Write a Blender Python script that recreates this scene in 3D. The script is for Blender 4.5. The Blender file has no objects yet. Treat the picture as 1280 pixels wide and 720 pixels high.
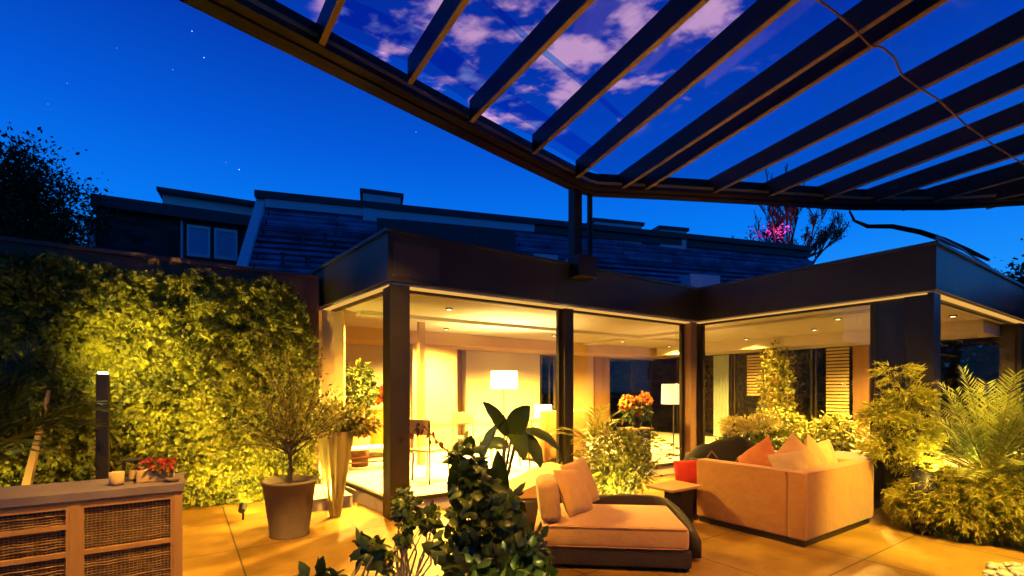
import bpy, bmesh, math, random
import numpy as np
from mathutils import Vector, Matrix, noise as mn
random.seed(7); RNG = np.random.default_rng(7)
SC = bpy.context.scene; COL = SC.collection
PI = math.pi
F = 605.0; HZ = 487.0; EYE = 1.45          # focal length in photo pixels, horizon row, camera height

# ------------------------------------------------------------------ frames
TH = math.atan2(.562, .827)
D = Vector((math.cos(TH), math.sin(TH), 0)); E = Vector((-math.sin(TH), math.cos(TH), 0))
C0 = Vector((-1.36, 5.30, 0))               # outer roof corner of the left wing, local frame origin
def W(s, t, z=0.0): return C0 + D*s + E*t + Vector((0, 0, z))
def P(u, Y, z=None, v=None):                # a point seen at column u, at depth Y
    if v is not None: z = EYE-(v-HZ)/F*Y
    return Vector(((u-640)/F*Y, Y, z or 0.0))
def PZ(u, v, z):                            # a point seen at (u, v) lying at height z
    Y = (z-EYE)*F/(HZ-v); return Vector(((u-640)/F*Y, Y, z))
ROT = Matrix.Rotation(TH, 3, 'Z')

# ------------------------------------------------------------------ materials
def newmat(name):
    m = bpy.data.materials.new(name); m.use_nodes = True
    nt = m.node_tree; nt.nodes.clear()
    return m, nt, nt.nodes, nt.links
def mat(name, c1, c2=None, rough=.6, metal=0, scale=6, bump=0, bscale=60, spec=.5, stretch=None, emit=None, estr=0, sheen=0, detail=5):
    m, nt, N, L = newmat(name)
    out = N.new('ShaderNodeOutputMaterial'); b = N.new('ShaderNodeBsdfPrincipled')
    L.new(b.outputs[0], out.inputs[0])
    tc = N.new('ShaderNodeTexCoord'); mp = N.new('ShaderNodeMapping'); L.new(tc.outputs['Object'], mp.inputs[0])
    if stretch: mp.inputs['Scale'].default_value = stretch
    n = N.new('ShaderNodeTexNoise'); n.inputs['Scale'].default_value = scale; n.inputs['Detail'].default_value = detail
    n.inputs['Roughness'].default_value = .6
    L.new(mp.outputs[0], n.inputs[0])
    r = N.new('ShaderNodeValToRGB'); r.color_ramp.elements[0].position = .32; r.color_ramp.elements[1].position = .68
    r.color_ramp.elements[0].color = (*c1, 1); r.color_ramp.elements[1].color = (*(c2 or c1), 1)
    L.new(n.outputs[0], r.inputs[0]); L.new(r.outputs[0], b.inputs['Base Color'])
    rr = N.new('ShaderNodeMapRange'); rr.inputs['To Min'].default_value = max(.03, rough-.1); rr.inputs['To Max'].default_value = min(1, rough+.1)
    L.new(n.outputs[0], rr.inputs[0]); L.new(rr.outputs[0], b.inputs['Roughness'])
    b.inputs['Metallic'].default_value = metal; b.inputs['Specular IOR Level'].default_value = spec
    if sheen: b.inputs['Sheen Weight'].default_value = sheen
    if bump:
        n2 = N.new('ShaderNodeTexNoise'); n2.inputs['Scale'].default_value = bscale; n2.inputs['Detail'].default_value = 4
        L.new(mp.outputs[0], n2.inputs[0])
        bp = N.new('ShaderNodeBump'); bp.inputs['Strength'].default_value = bump; bp.inputs['Distance'].default_value = .02
        L.new(n2.outputs[0], bp.inputs['Height']); L.new(bp.outputs[0], b.inputs['Normal'])
    if emit:
        b.inputs['Emission Color'].default_value = (*emit, 1); b.inputs['Emission Strength'].default_value = estr
    return m
def leafmat(name, c1, c2, trans=.3, rough=.5, spec=.4, nscale=3):
    m, nt, N, L = newmat(name)
    out = N.new('ShaderNodeOutputMaterial'); b = N.new('ShaderNodeBsdfPrincipled'); tr = N.new('ShaderNodeBsdfTranslucent')
    mx = N.new('ShaderNodeMixShader'); mx.inputs[0].default_value = trans
    g = N.new('ShaderNodeNewGeometry'); r = N.new('ShaderNodeValToRGB')
    tc = N.new('ShaderNodeTexCoord'); n = N.new('ShaderNodeTexNoise'); n.inputs['Scale'].default_value = nscale
    L.new(tc.outputs['Object'], n.inputs[0])
    a = N.new('ShaderNodeMath'); a.operation = 'MULTIPLY_ADD'; a.inputs[1].default_value = .55
    sb = N.new('ShaderNodeMath'); sb.operation = 'MULTIPLY_ADD'; sb.inputs[1].default_value = 1.2; sb.inputs[2].default_value = -.4
    L.new(n.outputs[0], sb.inputs[0]); L.new(g.outputs['Random Per Island'], a.inputs[0]); L.new(sb.outputs[0], a.inputs[2])
    r.color_ramp.elements[0].position = .1; r.color_ramp.elements[1].position = .95
    r.color_ramp.elements[0].color = (*c1, 1); r.color_ramp.elements[1].color = (*c2, 1)
    L.new(a.outputs[0], r.inputs[0])
    L.new(r.outputs[0], b.inputs['Base Color']); L.new(r.outputs[0], tr.inputs[0])
    b.inputs['Roughness'].default_value = rough; b.inputs['Specular IOR Level'].default_value = spec
    L.new(b.outputs[0], mx.inputs[1]); L.new(tr.outputs[0], mx.inputs[2]); L.new(mx.outputs[0], out.inputs[0])
    return m
def glassmat(name, tint=(1, 1, 1), refl=1.0, rough=0.0, dirt=.0):
    m, nt, N, L = newmat(name)
    out = N.new('ShaderNodeOutputMaterial'); t = N.new('ShaderNodeBsdfTransparent'); g = N.new('ShaderNodeBsdfGlossy')
    t.inputs[0].default_value = (*tint, 1); g.inputs['Roughness'].default_value = rough
    lw = N.new('ShaderNodeLayerWeight'); pw_ = N.new('ShaderNodeMath'); pw_.operation = 'POWER'; pw_.inputs[1].default_value = 5
    L.new(lw.outputs['Facing'], pw_.inputs[0])
    ml = N.new('ShaderNodeMath'); ml.operation = 'MULTIPLY_ADD'; ml.inputs[1].default_value = .9*refl; ml.inputs[2].default_value = .035*refl
    L.new(pw_.outputs[0], ml.inputs[0])
    mx = N.new('ShaderNodeMixShader'); L.new(ml.outputs[0], mx.inputs[0]); L.new(t.outputs[0], mx.inputs[1]); L.new(g.outputs[0], mx.inputs[2])
    if dirt:
        df = N.new('ShaderNodeBsdfDiffuse'); df.inputs[0].default_value = (.5, .5, .5, 1)
        n = N.new('ShaderNodeTexNoise'); n.inputs['Scale'].default_value = 2.5; n.inputs['Detail'].default_value = 6
        tc = N.new('ShaderNodeTexCoord'); L.new(tc.outputs['Object'], n.inputs[0])
        mr = N.new('ShaderNodeMapRange'); mr.inputs['From Min'].default_value = .4; mr.inputs['From Max'].default_value = .8; mr.inputs['To Max'].default_value = dirt
        L.new(n.outputs[0], mr.inputs[0])
        m2 = N.new('ShaderNodeMixShader'); L.new(mr.outputs[0], m2.inputs[0]); L.new(mx.outputs[0], m2.inputs[1]); L.new(df.outputs[0], m2.inputs[2]); L.new(m2.outputs[0], out.inputs[0])
    else: L.new(mx.outputs[0], out.inputs[0])
    return m
def emitmat(name, c, s):
    m, nt, N, L = newmat(name)
    out = N.new('ShaderNodeOutputMaterial'); e = N.new('ShaderNodeEmission'); e.inputs[0].default_value = (*c, 1); e.inputs[1].default_value = s
    L.new(e.outputs[0], out.inputs[0]); return m

def tilemat():
    m, nt, N, L = newmat('patio stone')
    out = N.new('ShaderNodeOutputMaterial'); b = N.new('ShaderNodeBsdfPrincipled'); L.new(b.outputs[0], out.inputs[0])
    tc = N.new('ShaderNodeTexCoord'); mp = N.new('ShaderNodeMapping'); mp.inputs['Location'].default_value = (.35, .12, 0)
    L.new(tc.outputs['Object'], mp.inputs[0])
    br = N.new('ShaderNodeTexBrick'); br.offset = 0.0
    br.inputs['Scale'].default_value = 1; br.inputs['Brick Width'].default_value = 1.1; br.inputs['Row Height'].default_value = 1.1
    br.inputs['Mortar Size'].default_value = .007; br.inputs['Mortar Smooth'].default_value = .1
    br.inputs['Color1'].default_value = (.46, .28, .05, 1); br.inputs['Color2'].default_value = (.34, .20, .035, 1); br.inputs['Mortar'].default_value = (.05, .04, .025, 1)
    L.new(mp.outputs[0], br.inputs[0])
    n = N.new('ShaderNodeTexNoise'); n.inputs['Scale'].default_value = 2.2; n.inputs['Detail'].default_value = 9; n.inputs['Roughness'].default_value = .65
    L.new(tc.outputs['Object'], n.inputs[0])
    r = N.new('ShaderNodeValToRGB'); r.color_ramp.elements[0].position = .3; r.color_ramp.elements[0].color = (.38, .34, .30, 1); r.color_ramp.elements[1].position = .66; r.color_ramp.elements[1].color = (1, 1, 1, 1)
    L.new(n.outputs[0], r.inputs[0])
    mx = N.new('ShaderNodeMix'); mx.data_type = 'RGBA'; mx.blend_type = 'MULTIPLY'; mx.inputs[0].default_value = 1
    L.new(br.outputs[0], mx.inputs[6]); L.new(r.outputs[0], mx.inputs[7]); L.new(mx.outputs[2], b.inputs['Base Color'])
    rr = N.new('ShaderNodeMapRange'); rr.inputs['To Min'].default_value = .28; rr.inputs['To Max'].default_value = .55
    L.new(n.outputs[0], rr.inputs[0]); L.new(rr.outputs[0], b.inputs['Roughness'])
    n2 = N.new('ShaderNodeTexNoise'); n2.inputs['Scale'].default_value = 35; n2.inputs['Detail'].default_value = 6; L.new(tc.outputs['Object'], n2.inputs[0])
    ad = N.new('ShaderNodeMath'); ad.operation = 'MULTIPLY_ADD'; ad.inputs[1].default_value = -1.5; L.new(br.outputs['Fac'], ad.inputs[0]); L.new(n2.outputs[0], ad.inputs[2])
    bp = N.new('ShaderNodeBump'); bp.inputs['Strength'].default_value = .25; bp.inputs['Distance'].default_value = .008; L.new(ad.outputs[0], bp.inputs['Height']); L.new(bp.outputs[0], b.inputs['Normal'])
    return m
def rooftilemat():
    m, nt, N, L = newmat('clay roof tiles')
    out = N.new('ShaderNodeOutputMaterial'); b = N.new('ShaderNodeBsdfPrincipled'); L.new(b.outputs[0], out.inputs[0])
    uv = N.new('ShaderNodeUVMap')
    br = N.new('ShaderNodeTexBrick'); br.inputs['Scale'].default_value = 1; br.inputs['Brick Width'].default_value = 4.3; br.inputs['Row Height'].default_value = .30
    br.inputs['Mortar Size'].default_value = .03; br.inputs['Mortar Smooth'].default_value = .6
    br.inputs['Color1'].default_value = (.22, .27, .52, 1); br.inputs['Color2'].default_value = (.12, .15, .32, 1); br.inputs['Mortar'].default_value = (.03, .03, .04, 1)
    L.new(uv.outputs[0], br.inputs[0]); 
    n = N.new('ShaderNodeTexNoise'); n.inputs['Scale'].default_value = 1.4; n.inputs['Detail'].default_value = 6; L.new(uv.outputs[0], n.inputs[0])
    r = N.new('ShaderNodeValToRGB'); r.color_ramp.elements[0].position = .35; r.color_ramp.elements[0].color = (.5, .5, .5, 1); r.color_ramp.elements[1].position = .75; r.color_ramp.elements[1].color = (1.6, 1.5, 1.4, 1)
    L.new(n.outputs[0], r.inputs[0])
    mx = N.new('ShaderNodeMix'); mx.data_type = 'RGBA'; mx.blend_type = 'MULTIPLY'; mx.inputs[0].default_value = 1
    L.new(br.outputs[0], mx.inputs[6]); L.new(r.outputs[0], mx.inputs[7]); L.new(mx.outputs[2], b.inputs['Base Color'])
    b.inputs['Roughness'].default_value = .6
    wv = N.new('ShaderNodeBump'); wv.inputs['Strength'].default_value = .9; wv.inputs['Distance'].default_value = .05; wv.invert = True
    L.new(br.outputs['Fac'], wv.inputs['Height']); L.new(wv.outputs[0], b.inputs['Normal'])
    return m
def brickmat():
    m, nt, N, L = newmat('dark brick')
    out = N.new('ShaderNodeOutputMaterial'); b = N.new('ShaderNodeBsdfPrincipled'); L.new(b.outputs[0], out.inputs[0])
    uv = N.new('ShaderNodeUVMap')
    br = N.new('ShaderNodeTexBrick'); br.inputs['Scale'].default_value = 1; br.inputs['Brick Width'].default_value = .3; br.inputs['Row Height'].default_value = .14
    br.inputs['Mortar Size'].default_value = .012
    br.inputs['Color1'].default_value = (.10, .07, .08, 1); br.inputs['Color2'].default_value = (.05, .025, .02, 1); br.inputs['Mortar'].default_value = (.05, .045, .04, 1)
    L.new(uv.outputs[0], br.inputs[0]); L.new(br.outputs[0], b.inputs['Base Color']); b.inputs['Roughness'].default_value = .85
    return m

M = {}
M['patio'] = tilemat(); M['rooftile'] = rooftilemat(); M['brick'] = brickmat()
M['soil'] = mat('soil', (.03, .022, .015), (.06, .045, .03), .9, bump=.5)
M['fascia'] = mat('anthracite fascia metal', (.024, .019, .012), (.038, .031, .020), .40, .2, scale=1.6, bump=.04, bscale=300)
M['cap'] = mat('roof edge cap', (.04, .042, .055), (.06, .06, .075), .4, .5)
M['frame'] = mat('dark window frame', (.016, .012, .006), (.028, .020, .010), .4, .2, scale=3)
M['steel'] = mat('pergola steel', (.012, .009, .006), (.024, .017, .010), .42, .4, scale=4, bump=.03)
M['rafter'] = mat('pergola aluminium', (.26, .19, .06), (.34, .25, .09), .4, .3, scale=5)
M['glass'] = glassmat('clear window glass', (.97, .99, .97), 1.0)
M['sideglass'] = glassmat('pale window glass', (.98, .98, .97), .4)
M['roofglass'] = glassmat('pergola roof glass', (.80, .84, .93), .6, .02)
M['blueglass'] = glassmat('blue tinted glass', (.5, .76, .97), .4, .05)
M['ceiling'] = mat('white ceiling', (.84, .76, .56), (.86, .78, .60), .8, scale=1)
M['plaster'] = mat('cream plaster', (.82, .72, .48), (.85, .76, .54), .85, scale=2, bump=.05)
M['ochre'] = mat('ochre plaster', (.68, .46, .20), (.72, .50, .24), .85, scale=2, bump=.05)
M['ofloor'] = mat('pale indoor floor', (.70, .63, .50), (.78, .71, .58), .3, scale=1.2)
M['wood'] = mat('brown wood', (.20, .10, .04), (.30, .16, .07), .5, scale=3, stretch=(1, 1, .12))
M['honey'] = mat('honey wood', (.45, .24, .09), (.55, .32, .13), .5, scale=3, stretch=(1, 1, .12))
M['dark'] = mat('black lacquer', (.012, .011, .011), (.02, .018, .017), .35)
M['rendergrey'] = mat('brown garden wall render', (.17, .085, .06), (.22, .11, .08), .9, scale=1.5, bump=.2)
M['hedge'] = leafmat('ivy leaves', (.014, .024, .002), (.34, .34, .025), .2, .42)
M['darkleaf'] = leafmat('dark glossy leaves', (.02, .042, .005), (.11, .16, .018), .2, .32, .45)
M['midleaf'] = leafmat('mid green leaves', (.10, .11, .012), (.26, .24, .03), .3, .45)
M['yleaf'] = leafmat('yellow green leaves', (.13, .14, .015), (.34, .31, .05), .35, .5)
M['goldleaf'] = leafmat('golden wispy leaves', (.24, .25, .012), (.58, .52, .045), .35, .6)
M['palmleaf'] = leafmat('palm leaflets', (.22, .28, .03), (.50, .50, .10), .25, .4)
M['bigleaf'] = leafmat('broad leaves', (.03, .06, .008), (.06, .10, .014), .15, .3, .5)
M['treeleaf'] = leafmat('night tree leaves', (.03, .04, .012), (.07, .085, .025), .2, .6)
M['bark'] = mat('bark', (.05, .035, .022), (.09, .065, .04), .9, bump=.5, scale=12)
M['palebark'] = mat('pale bark', (.35, .28, .19), (.5, .42, .30), .9, bump=.5, scale=12)
M['pot'] = mat('brown clay pot', (.12, .09, .055), (.17, .13, .08), .75, bump=.15, scale=4)
M['terrarim'] = mat('terracotta rim', (.36, .16, .07), (.45, .21, .10), .8, bump=.1)
M['brass'] = mat('brass planter', (.50, .40, .12), (.65, .52, .18), .35, .6, stretch=(6, 6, .5))
M['sofa'] = mat('tan outdoor fabric', (.44, .205, .040), (.50, .245, .052), .9, scale=9, bump=.45, bscale=13, sheen=.2)
M['cushion'] = mat('beige cushion fabric', (.48, .265, .085), (.54, .31, .105), .9, scale=8, bump=.5, bscale=15, sheen=.2)
M['cream'] = mat('cream pillow fabric', (.46, .32, .13), (.54, .39, .17), .9, bump=.5, bscale=14, sheen=.2)
M['orange'] = mat('orange pillow fabric', (.42, .12, .03), (.50, .16, .045), .9, bump=.5, bscale=14)
M['red'] = mat('red cushion fabric', (.60, .03, .01), (.70, .05, .02), .85, bump=.2, bscale=200)
M['blackfab'] = mat('black throw fabric', (.004, .003, .003), (.009, .006, .004), 1.0, bump=.4, bscale=12)
M['rattan'] = mat('dark woven rattan', (.022, .014, .009), (.05, .03, .02), .6, scale=60, bump=.8, bscale=120)
M['wicker'] = mat('brown wicker strands', (.10, .05, .018), (.22, .11, .035), .6, scale=30)
M['cabwood'] = mat('weathered teak', (.34, .18, .05), (.44, .25, .08), .6, scale=4, bump=.15, stretch=(3, 3, .3))
M['slate'] = mat('slate cabinet top', (.14, .11, .12), (.19, .15, .16), .5, bump=.1, scale=5)
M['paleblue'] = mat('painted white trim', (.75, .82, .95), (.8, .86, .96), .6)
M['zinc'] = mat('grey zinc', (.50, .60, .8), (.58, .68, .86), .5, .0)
M['skybluepane'] = mat('sky blue painted pane', (.30, .42, .75), (.34, .48, .8), .15, .0)  # sky reflection painted in as an even blue base colour
M['white'] = mat('white lacquer', (.8, .77, .7), (.84, .81, .75), .4)
M['shade'] = mat('lit lamp shade', (.9, .85, .7), None, .8, emit=(1, .80, .42), estr=3.2)
M['shadedim'] = mat('dim lamp shade', (.9, .86, .75), None, .8, emit=(1, .82, .55), estr=.7)
M['bulb'] = emitmat('warm lamp face', (1, .72, .3), 5)
M['bulbhot'] = emitmat('bright lamp face', (1, .85, .5), 40)
M['orangeflower'] = leafmat('orange petals', (.55, .14, .02), (.85, .36, .05), .3)
M['redflower'] = leafmat('red petals', (.35, .03, .02), (.65, .10, .06), .3)
M['pinkflower'] = mat('pink blossom', (.6, .08, .35), (.8, .2, .6), .7)
M['whiteflower'] = leafmat('cream petals', (.60, .52, .10), (.78, .68, .2), .3)
M['curtain'] = mat('cream curtain', (.62, .52, .30), (.70, .60, .36), .9, scale=3, stretch=(6, 6, .3))
M['palecurtain'] = mat('pale green curtain', (.5, .62, .55), (.6, .72, .62), .9, scale=3)  # even pale green cloth colour, no emission
M['blind'] = mat('yellow slatted blind', (.66, .52, .20), (.74, .58, .26), .7)
M['stone'] = mat('pale quartz stones', (.30, .27, .22), (.6, .55, .46), .7, scale=10, bump=.3)
M['cable'] = mat('brown cable', (.20, .10, .05), (.25, .13, .06), .5)
M['star'] = emitmat('starlight', (.45, .7, 1), 1.3)
M['starhot'] = emitmat('starlight bright', (.6, .8, 1), 2.2)

# ------------------------------------------------------------------ mesh builder
class MB:
    def __init__(s): s.v = []; s.f = []; s.uv = {}
    def add(s, vs, fs):
        b = len(s.v); s.v += [tuple(v) for v in vs]; s.f += [tuple(b+i for i in f) for f in fs]; return s
    def hexa(s, p):                                     # 8 points: bottom 4 ccw, top 4 ccw
        return s.add(p, [(3,2,1,0), (4,5,6,7), (0,1,5,4), (1,2,6,5), (2,3,7,6), (3,0,4,7)])
    def box(s, s0, s1, t0, t1, z0, z1):                 # box in the building's frame
        return s.hexa([W(s0,t0,z0), W(s1,t0,z0), W(s1,t1,z0), W(s0,t1,z0), W(s0,t0,z1), W(s1,t0,z1), W(s1,t1,z1), W(s0,t1,z1)])
    def rbox(s, c, size, R=None, bev=.01, seg=2):       # rounded box
        bm = bmesh.new(); bmesh.ops.create_cube(bm, size=1)
        for v in bm.verts: v.co = Vector((v.co.x*size[0], v.co.y*size[1], v.co.z*size[2]))
        if bev: bmesh.ops.bevel(bm, geom=bm.edges[:], offset=bev, segments=seg, affect='EDGES', profile=.5)
        bm.verts.index_update()
        R = R or Matrix.Identity(3); c = Vector(c)
        s.add([R @ v.co + c for v in bm.verts], [[v.index for v in f.verts] for f in bm.faces]); bm.free(); return s
    def prism(s, poly, z0, z1):                         # poly: list of Vectors, ccw
        n = len(poly)
        vs = [(p.x, p.y, z0) for p in poly]+[(p.x, p.y, z1) for p in poly]
        fs = [tuple(range(n-1, -1, -1)), tuple(range(n, 2*n))]+[(i, (i+1) % n, n+(i+1) % n, n+i) for i in range(n)]
        return s.add(vs, fs)
    def tube(s, pts, rad, n=6, cap=True):
        pts = [Vector(p) for p in pts]; k = len(pts)
        if not hasattr(rad, '__len__'): rad = [rad]*k
        b = len(s.v); ref = Vector((0, 0, 1)); prev = None
        for i, p in enumerate(pts):
            d = (pts[min(i+1, k-1)]-pts[max(i-1, 0)])
            if d.length < 1e-9: d = Vector((0, 0, 1))
            d.normalize()
            if prev is None:
                a = d.cross(ref if abs(d.z) < .95 else Vector((1, 0, 0))).normalized()
            else:
                a = (prev - d*prev.dot(d)); a = a.normalized() if a.length > 1e-6 else d.orthogonal().normalized()
            prev = a; c = d.cross(a)
            for j in range(n):
                q = p + (a*math.cos(2*PI*j/n)+c*math.sin(2*PI*j/n))*rad[i]; s.v.append((q.x, q.y, q.z))
        for i in range(k-1):
            for j in range(n):
                s.f.append((b+i*n+j, b+i*n+(j+1) % n, b+(i+1)*n+(j+1) % n, b+(i+1)*n+j))
        if cap: s.f.append(tuple(b+j for j in range(n-1, -1, -1))); s.f.append(tuple(b+(k-1)*n+j for j in range(n)))
        return s
    def lathe(s, c, prof, n=24, sq=0):                  # prof [(r,z)], closed ends where r==0
        b = len(s.v); c = Vector(c)
        for r, z in prof:
            for j in range(n):
                a = 2*PI*j/n; q = 1.0
                if sq: q = 1/max(abs(math.cos(a-TH)), abs(math.sin(a-TH)))**sq
                s.v.append((c.x+r*q*math.cos(a), c.y+r*q*math.sin(a), c.z+z))
        for i in range(len(prof)-1):
            for j in range(n):
                s.f.append((b+i*n+j, b+i*n+(j+1) % n, b+(i+1)*n+(j+1) % n, b+(i+1)*n+j))
        return s
    def build(s, name, m, parent=None, smooth=False, origin=None):
        o0 = Vector(origin) if origin is not None else (root_loc(parent) if parent else Vector((0, 0, 0)))
        me = bpy.data.meshes.new(name)
        me.from_pydata([(v[0]-o0.x, v[1]-o0.y, v[2]-o0.z) for v in s.v], [], s.f)
        me.materials.append(m)
        if smooth: me.polygons.foreach_set('use_smooth', [True]*len(me.polygons))
        me.update()
        o = bpy.data.objects.new(name, me); COL.objects.link(o)
        if parent: o.parent = parent
        elif origin is not None: o.location = o0
        return o
def root_loc(o):
    r = Vector((0, 0, 0))
    while o is not None: r += o.location; o = o.parent
    return r
def tag(o, label, cat=None, group=None, kind=None):
    if label: o['label'] = label
    if cat: o['category'] = cat
    if group: o['group'] = group
    if kind: o['kind'] = kind
    return o
def thing(name, label, cat, loc=(0, 0, 0), group=None):
    o = bpy.data.objects.new(name, None); COL.objects.link(o); o.location = loc; o.empty_display_size = .2
    return tag(o, label, cat, group)
def children(o): return [c for c in bpy.data.objects if c.parent is o]
def copy_tree(o, parent=None):
    c = o.copy(); COL.objects.link(c); c.parent = parent
    for ch in children(o): copy_tree(ch, c)
    return c

# ------------------------------------------------------------------ leaves (numpy)
def unit(a): return a/np.maximum(np.linalg.norm(a, axis=1, keepdims=True), 1e-9)
def leafmesh(name, m, pos, dirs, nor, ln, wd, parent=None, fold=.25, curl=.15, origin=None):
    """one leaf per row: a folded, slightly curled six-point blade"""
    n = len(pos); pos = np.asarray(pos, float); dirs = unit(np.asarray(dirs, float)); nor = np.asarray(nor, float)
    nor = unit(nor-dirs*np.sum(nor*dirs, axis=1, keepdims=True)); side = np.cross(dirs, nor)
    ln = np.broadcast_to(ln, n).reshape(-1, 1); wd = np.broadcast_to(wd, n).reshape(-1, 1)
    o0 = np.array(root_loc(parent)) if parent else np.array(origin if origin is not None else (0, 0, 0), float)
    p0 = pos-o0
    V = np.stack([p0,
        p0+dirs*ln*.35+side*wd*.5-nor*wd*fold*.5, p0+dirs*ln*.4+nor*wd*fold*.3, p0+dirs*ln*.35-side*wd*.5-nor*wd*fold*.5,
        p0+dirs*ln*.72+side*wd*.32-nor*(wd*fold*.4+ln*curl*.3), p0+dirs*ln*.72-side*wd*.32-nor*(wd*fold*.4+ln*curl*.3),
        p0+dirs*ln-nor*ln*curl], axis=1).reshape(-1, 3)
    b = (np.arange(n)*7)[:, None]
    tri = np.array([[0,2,1],[0,3,2],[1,2,4],[3,5,2],[4,2,6],[2,5,6]])
    Fc = (b[:, :, None]+tri[None]).reshape(-1, 3)
    me = bpy.data.meshes.new(name)
    me.vertices.add(len(V)); me.vertices.foreach_set('co', V.ravel())
    me.loops.add(len(Fc)*3); me.loops.foreach_set('vertex_index', Fc.ravel().astype(np.int32))
    me.polygons.add(len(Fc)); me.polygons.foreach_set('loop_start', np.arange(0, len(Fc)*3, 3, dtype=np.int32))
    me.polygons.foreach_set('loop_total', np.full(len(Fc), 3, dtype=np.int32))
    me.update(calc_edges=True); me.materials.append(m)
    o = bpy.data.objects.new(name, me); COL.objects.link(o)
    if parent: o.parent = parent
    elif origin is not None: o.location = Vector(origin)
    return o
def rnd(n, k=3): return RNG.normal(size=(n, k))
def fbm(p, sc): return mn.fractal(Vector(p)*sc, 1.0, 2.0, 3)
def blob_points(c, rad, n, lump=.35, lsc=2.2, shell=.55):
    d = unit(rnd(n)); out = np.zeros((n, 3)); c = np.array(c)
    for i in range(n):
        l = 1+lump*fbm(tuple(d[i]*1.0+c*.37), lsc)
        out[i] = d[i]*l*(shell+(1-shell)*RNG.random()**.6)
    return c+out*np.array(rad), d
def bush(name, m, c, rad, n, ln, wd, parent, droop=.3, lump=.35, lsc=2.2, shell=.55, zmin=None):
    pos, d = blob_points(c, rad, n, lump, lsc, shell)
    if zmin is not None:
        k = pos[:, 2] > zmin; pos = pos[k]; d = d[k]
    n = len(pos)
    dirs = d+rnd(n)*.7+np.array([0, 0, -droop]); nor = d+np.array([0, 0, .6])+rnd(n)*.4
    return leafmesh(name, m, pos, dirs, nor, ln*(0.6+.8*RNG.random(n)), wd*(0.6+.8*RNG.random(n)), parent)

def grow(base, dr, length, rad, depth, spread=.6, kids=3, up=.15, segs=5, shrink=.68, wob=.12):
    """recursive branches: returns (list of (pts, radii)), tips [(pos, dir)]"""
    out = []; tips = []
    def rec(p, d, L, r, k):
        pts = [p.copy()]; rr = [r]; dd = d.copy()
        for i in range(segs):
            dd = (dd+Vector((random.gauss(0, wob), random.gauss(0, wob), random.gauss(0, wob)+up*.3))).normalized()
            p = p+dd*(L/segs); pts.append(p.copy()); rr.append(r*(1-.55*(i+1)/segs))
            if k < depth and i >= 1 and random.random() < .55: tips.append((p.copy(), dd.copy()))
        out.append((pts, rr))
        if k == 0:
            tips.append((p.copy(), dd.copy())); return
        for j in range(kids):
            i = random.randint(max(1, segs//2), segs); q = pts[i]
            nd = (dd+Vector((random.gauss(0, spread), random.gauss(0, spread), random.gauss(0, spread*.6)+up))).normalized()
            rec(q, nd, L*shrink*random.uniform(.8, 1.15), rr[i]*.75, k-1)
    rec(Vector(base), Vector(dr).normalized(), length, rad, depth)
    return out, tips
def tips_leaves(name, m, tips, per, spread, ln, wd, parent, droop=.2):
    pos = []; dirs = []
    for p, d in tips:
        for _ in range(per):
            pos.append([p[i]+random.gauss(0, spread) for i in range(3)])
            dirs.append([d[0]*.8+random.gauss(0, .6), d[1]*.8+random.gauss(0, .6), d[2]*.8+random.gauss(0, .6)-droop])
    n = len(pos); dirs = np.array(dirs)
    return leafmesh(name, m, pos, dirs, rnd(n)*.6+np.array([0, 0, 1]), ln*(.6+.8*RNG.random(n)), wd*(.6+.8*RNG.random(n)), parent)

def pillow(w, h, th, c, R, mb=None, n=14):
    mb = mb or MB(); b = len(mb.v); c = Vector(c)
    for side in (1, -1):
        for i in range(n+1):
            for j in range(n+1):
                x = -1+2*i/n; y = -1+2*j/n
                e = max(0, (1-x*x))*max(0, (1-y*y))
                q = 1-.10*(1-abs(x*y))*(abs(x)**6+abs(y)**6)/2
                z = side*th/2*(e**.42)
                z += .012*math.sin(x*5+y*3)*e
                co = R @ Vector((x*w/2*q, y*h/2*q, z)) + c
                mb.v.append((co.x, co.y, co.z))
    m_ = (n+1)*(n+1)
    for k in (0, 1):
        for i in range(n):
            for j in range(n):
                a = b+k*m_+i*(n+1)+j; q = (a, a+n+1, a+n+2, a+1)
                mb.f.append(q if k == 0 else q[::-1])
    return mb
def basis(xa, ya, za): return Matrix((xa, ya, za)).transposed()
def facing(nrm, up=Vector((0, 0, 1)), roll=0):
    z = Vector(nrm).normalized(); x = up.cross(z).normalized(); y = z.cross(x)
    return basis(x, y, z) @ Matrix.Rotation(roll, 3, 'Z')

# ================================================================== CAMERA / WORLD
cam_d = bpy.data.cameras.new('camera'); cam = bpy.data.objects.new('camera', cam_d); COL.objects.link(cam)
cam.location = (0, 0, EYE); cam.rotation_euler = (PI/2, 0, 0)
cam_d.sensor_width = 36; cam_d.lens = F/1280*36; cam_d.shift_y = (HZ-360)/1280; cam_d.clip_end = 2000; cam_d.clip_start = .05
SC.camera = cam
w = bpy.data.worlds.new('World'); SC.world = w; w.use_nodes = True
nt = w.node_tree; N = nt.nodes; L = nt.links; N.clear()
wo = N.new('ShaderNodeOutputWorld'); bg = N.new('ShaderNodeBackground'); L.new(bg.outputs[0], wo.inputs[0])
tc = N.new('ShaderNodeTexCoord'); sep = N.new('ShaderNodeSeparateXYZ'); L.new(tc.outputs['Generated'], sep.inputs[0])
rp = N.new('ShaderNodeValToRGB'); L.new(sep.outputs[2], rp.inputs[0])
el = rp.color_ramp.elements
el[0].position = 0.0; el[0].color = (.035, .30, .90, 1)
el[1].position = 1.0; el[1].color = (.001, .008, .10, 1)
for p_, c_ in ((.12, (.016, .32, 1.0, 1)), (.28, (.002, .20, .93, 1)), (.42, (.001, .105, .71, 1)), (.56, (.001, .044, .46, 1)), (.68, (.001, .034, .38, 1)), (.82, (.001, .015, .18, 1))):
    e_ = el.new(p_); e_.color = c_
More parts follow.
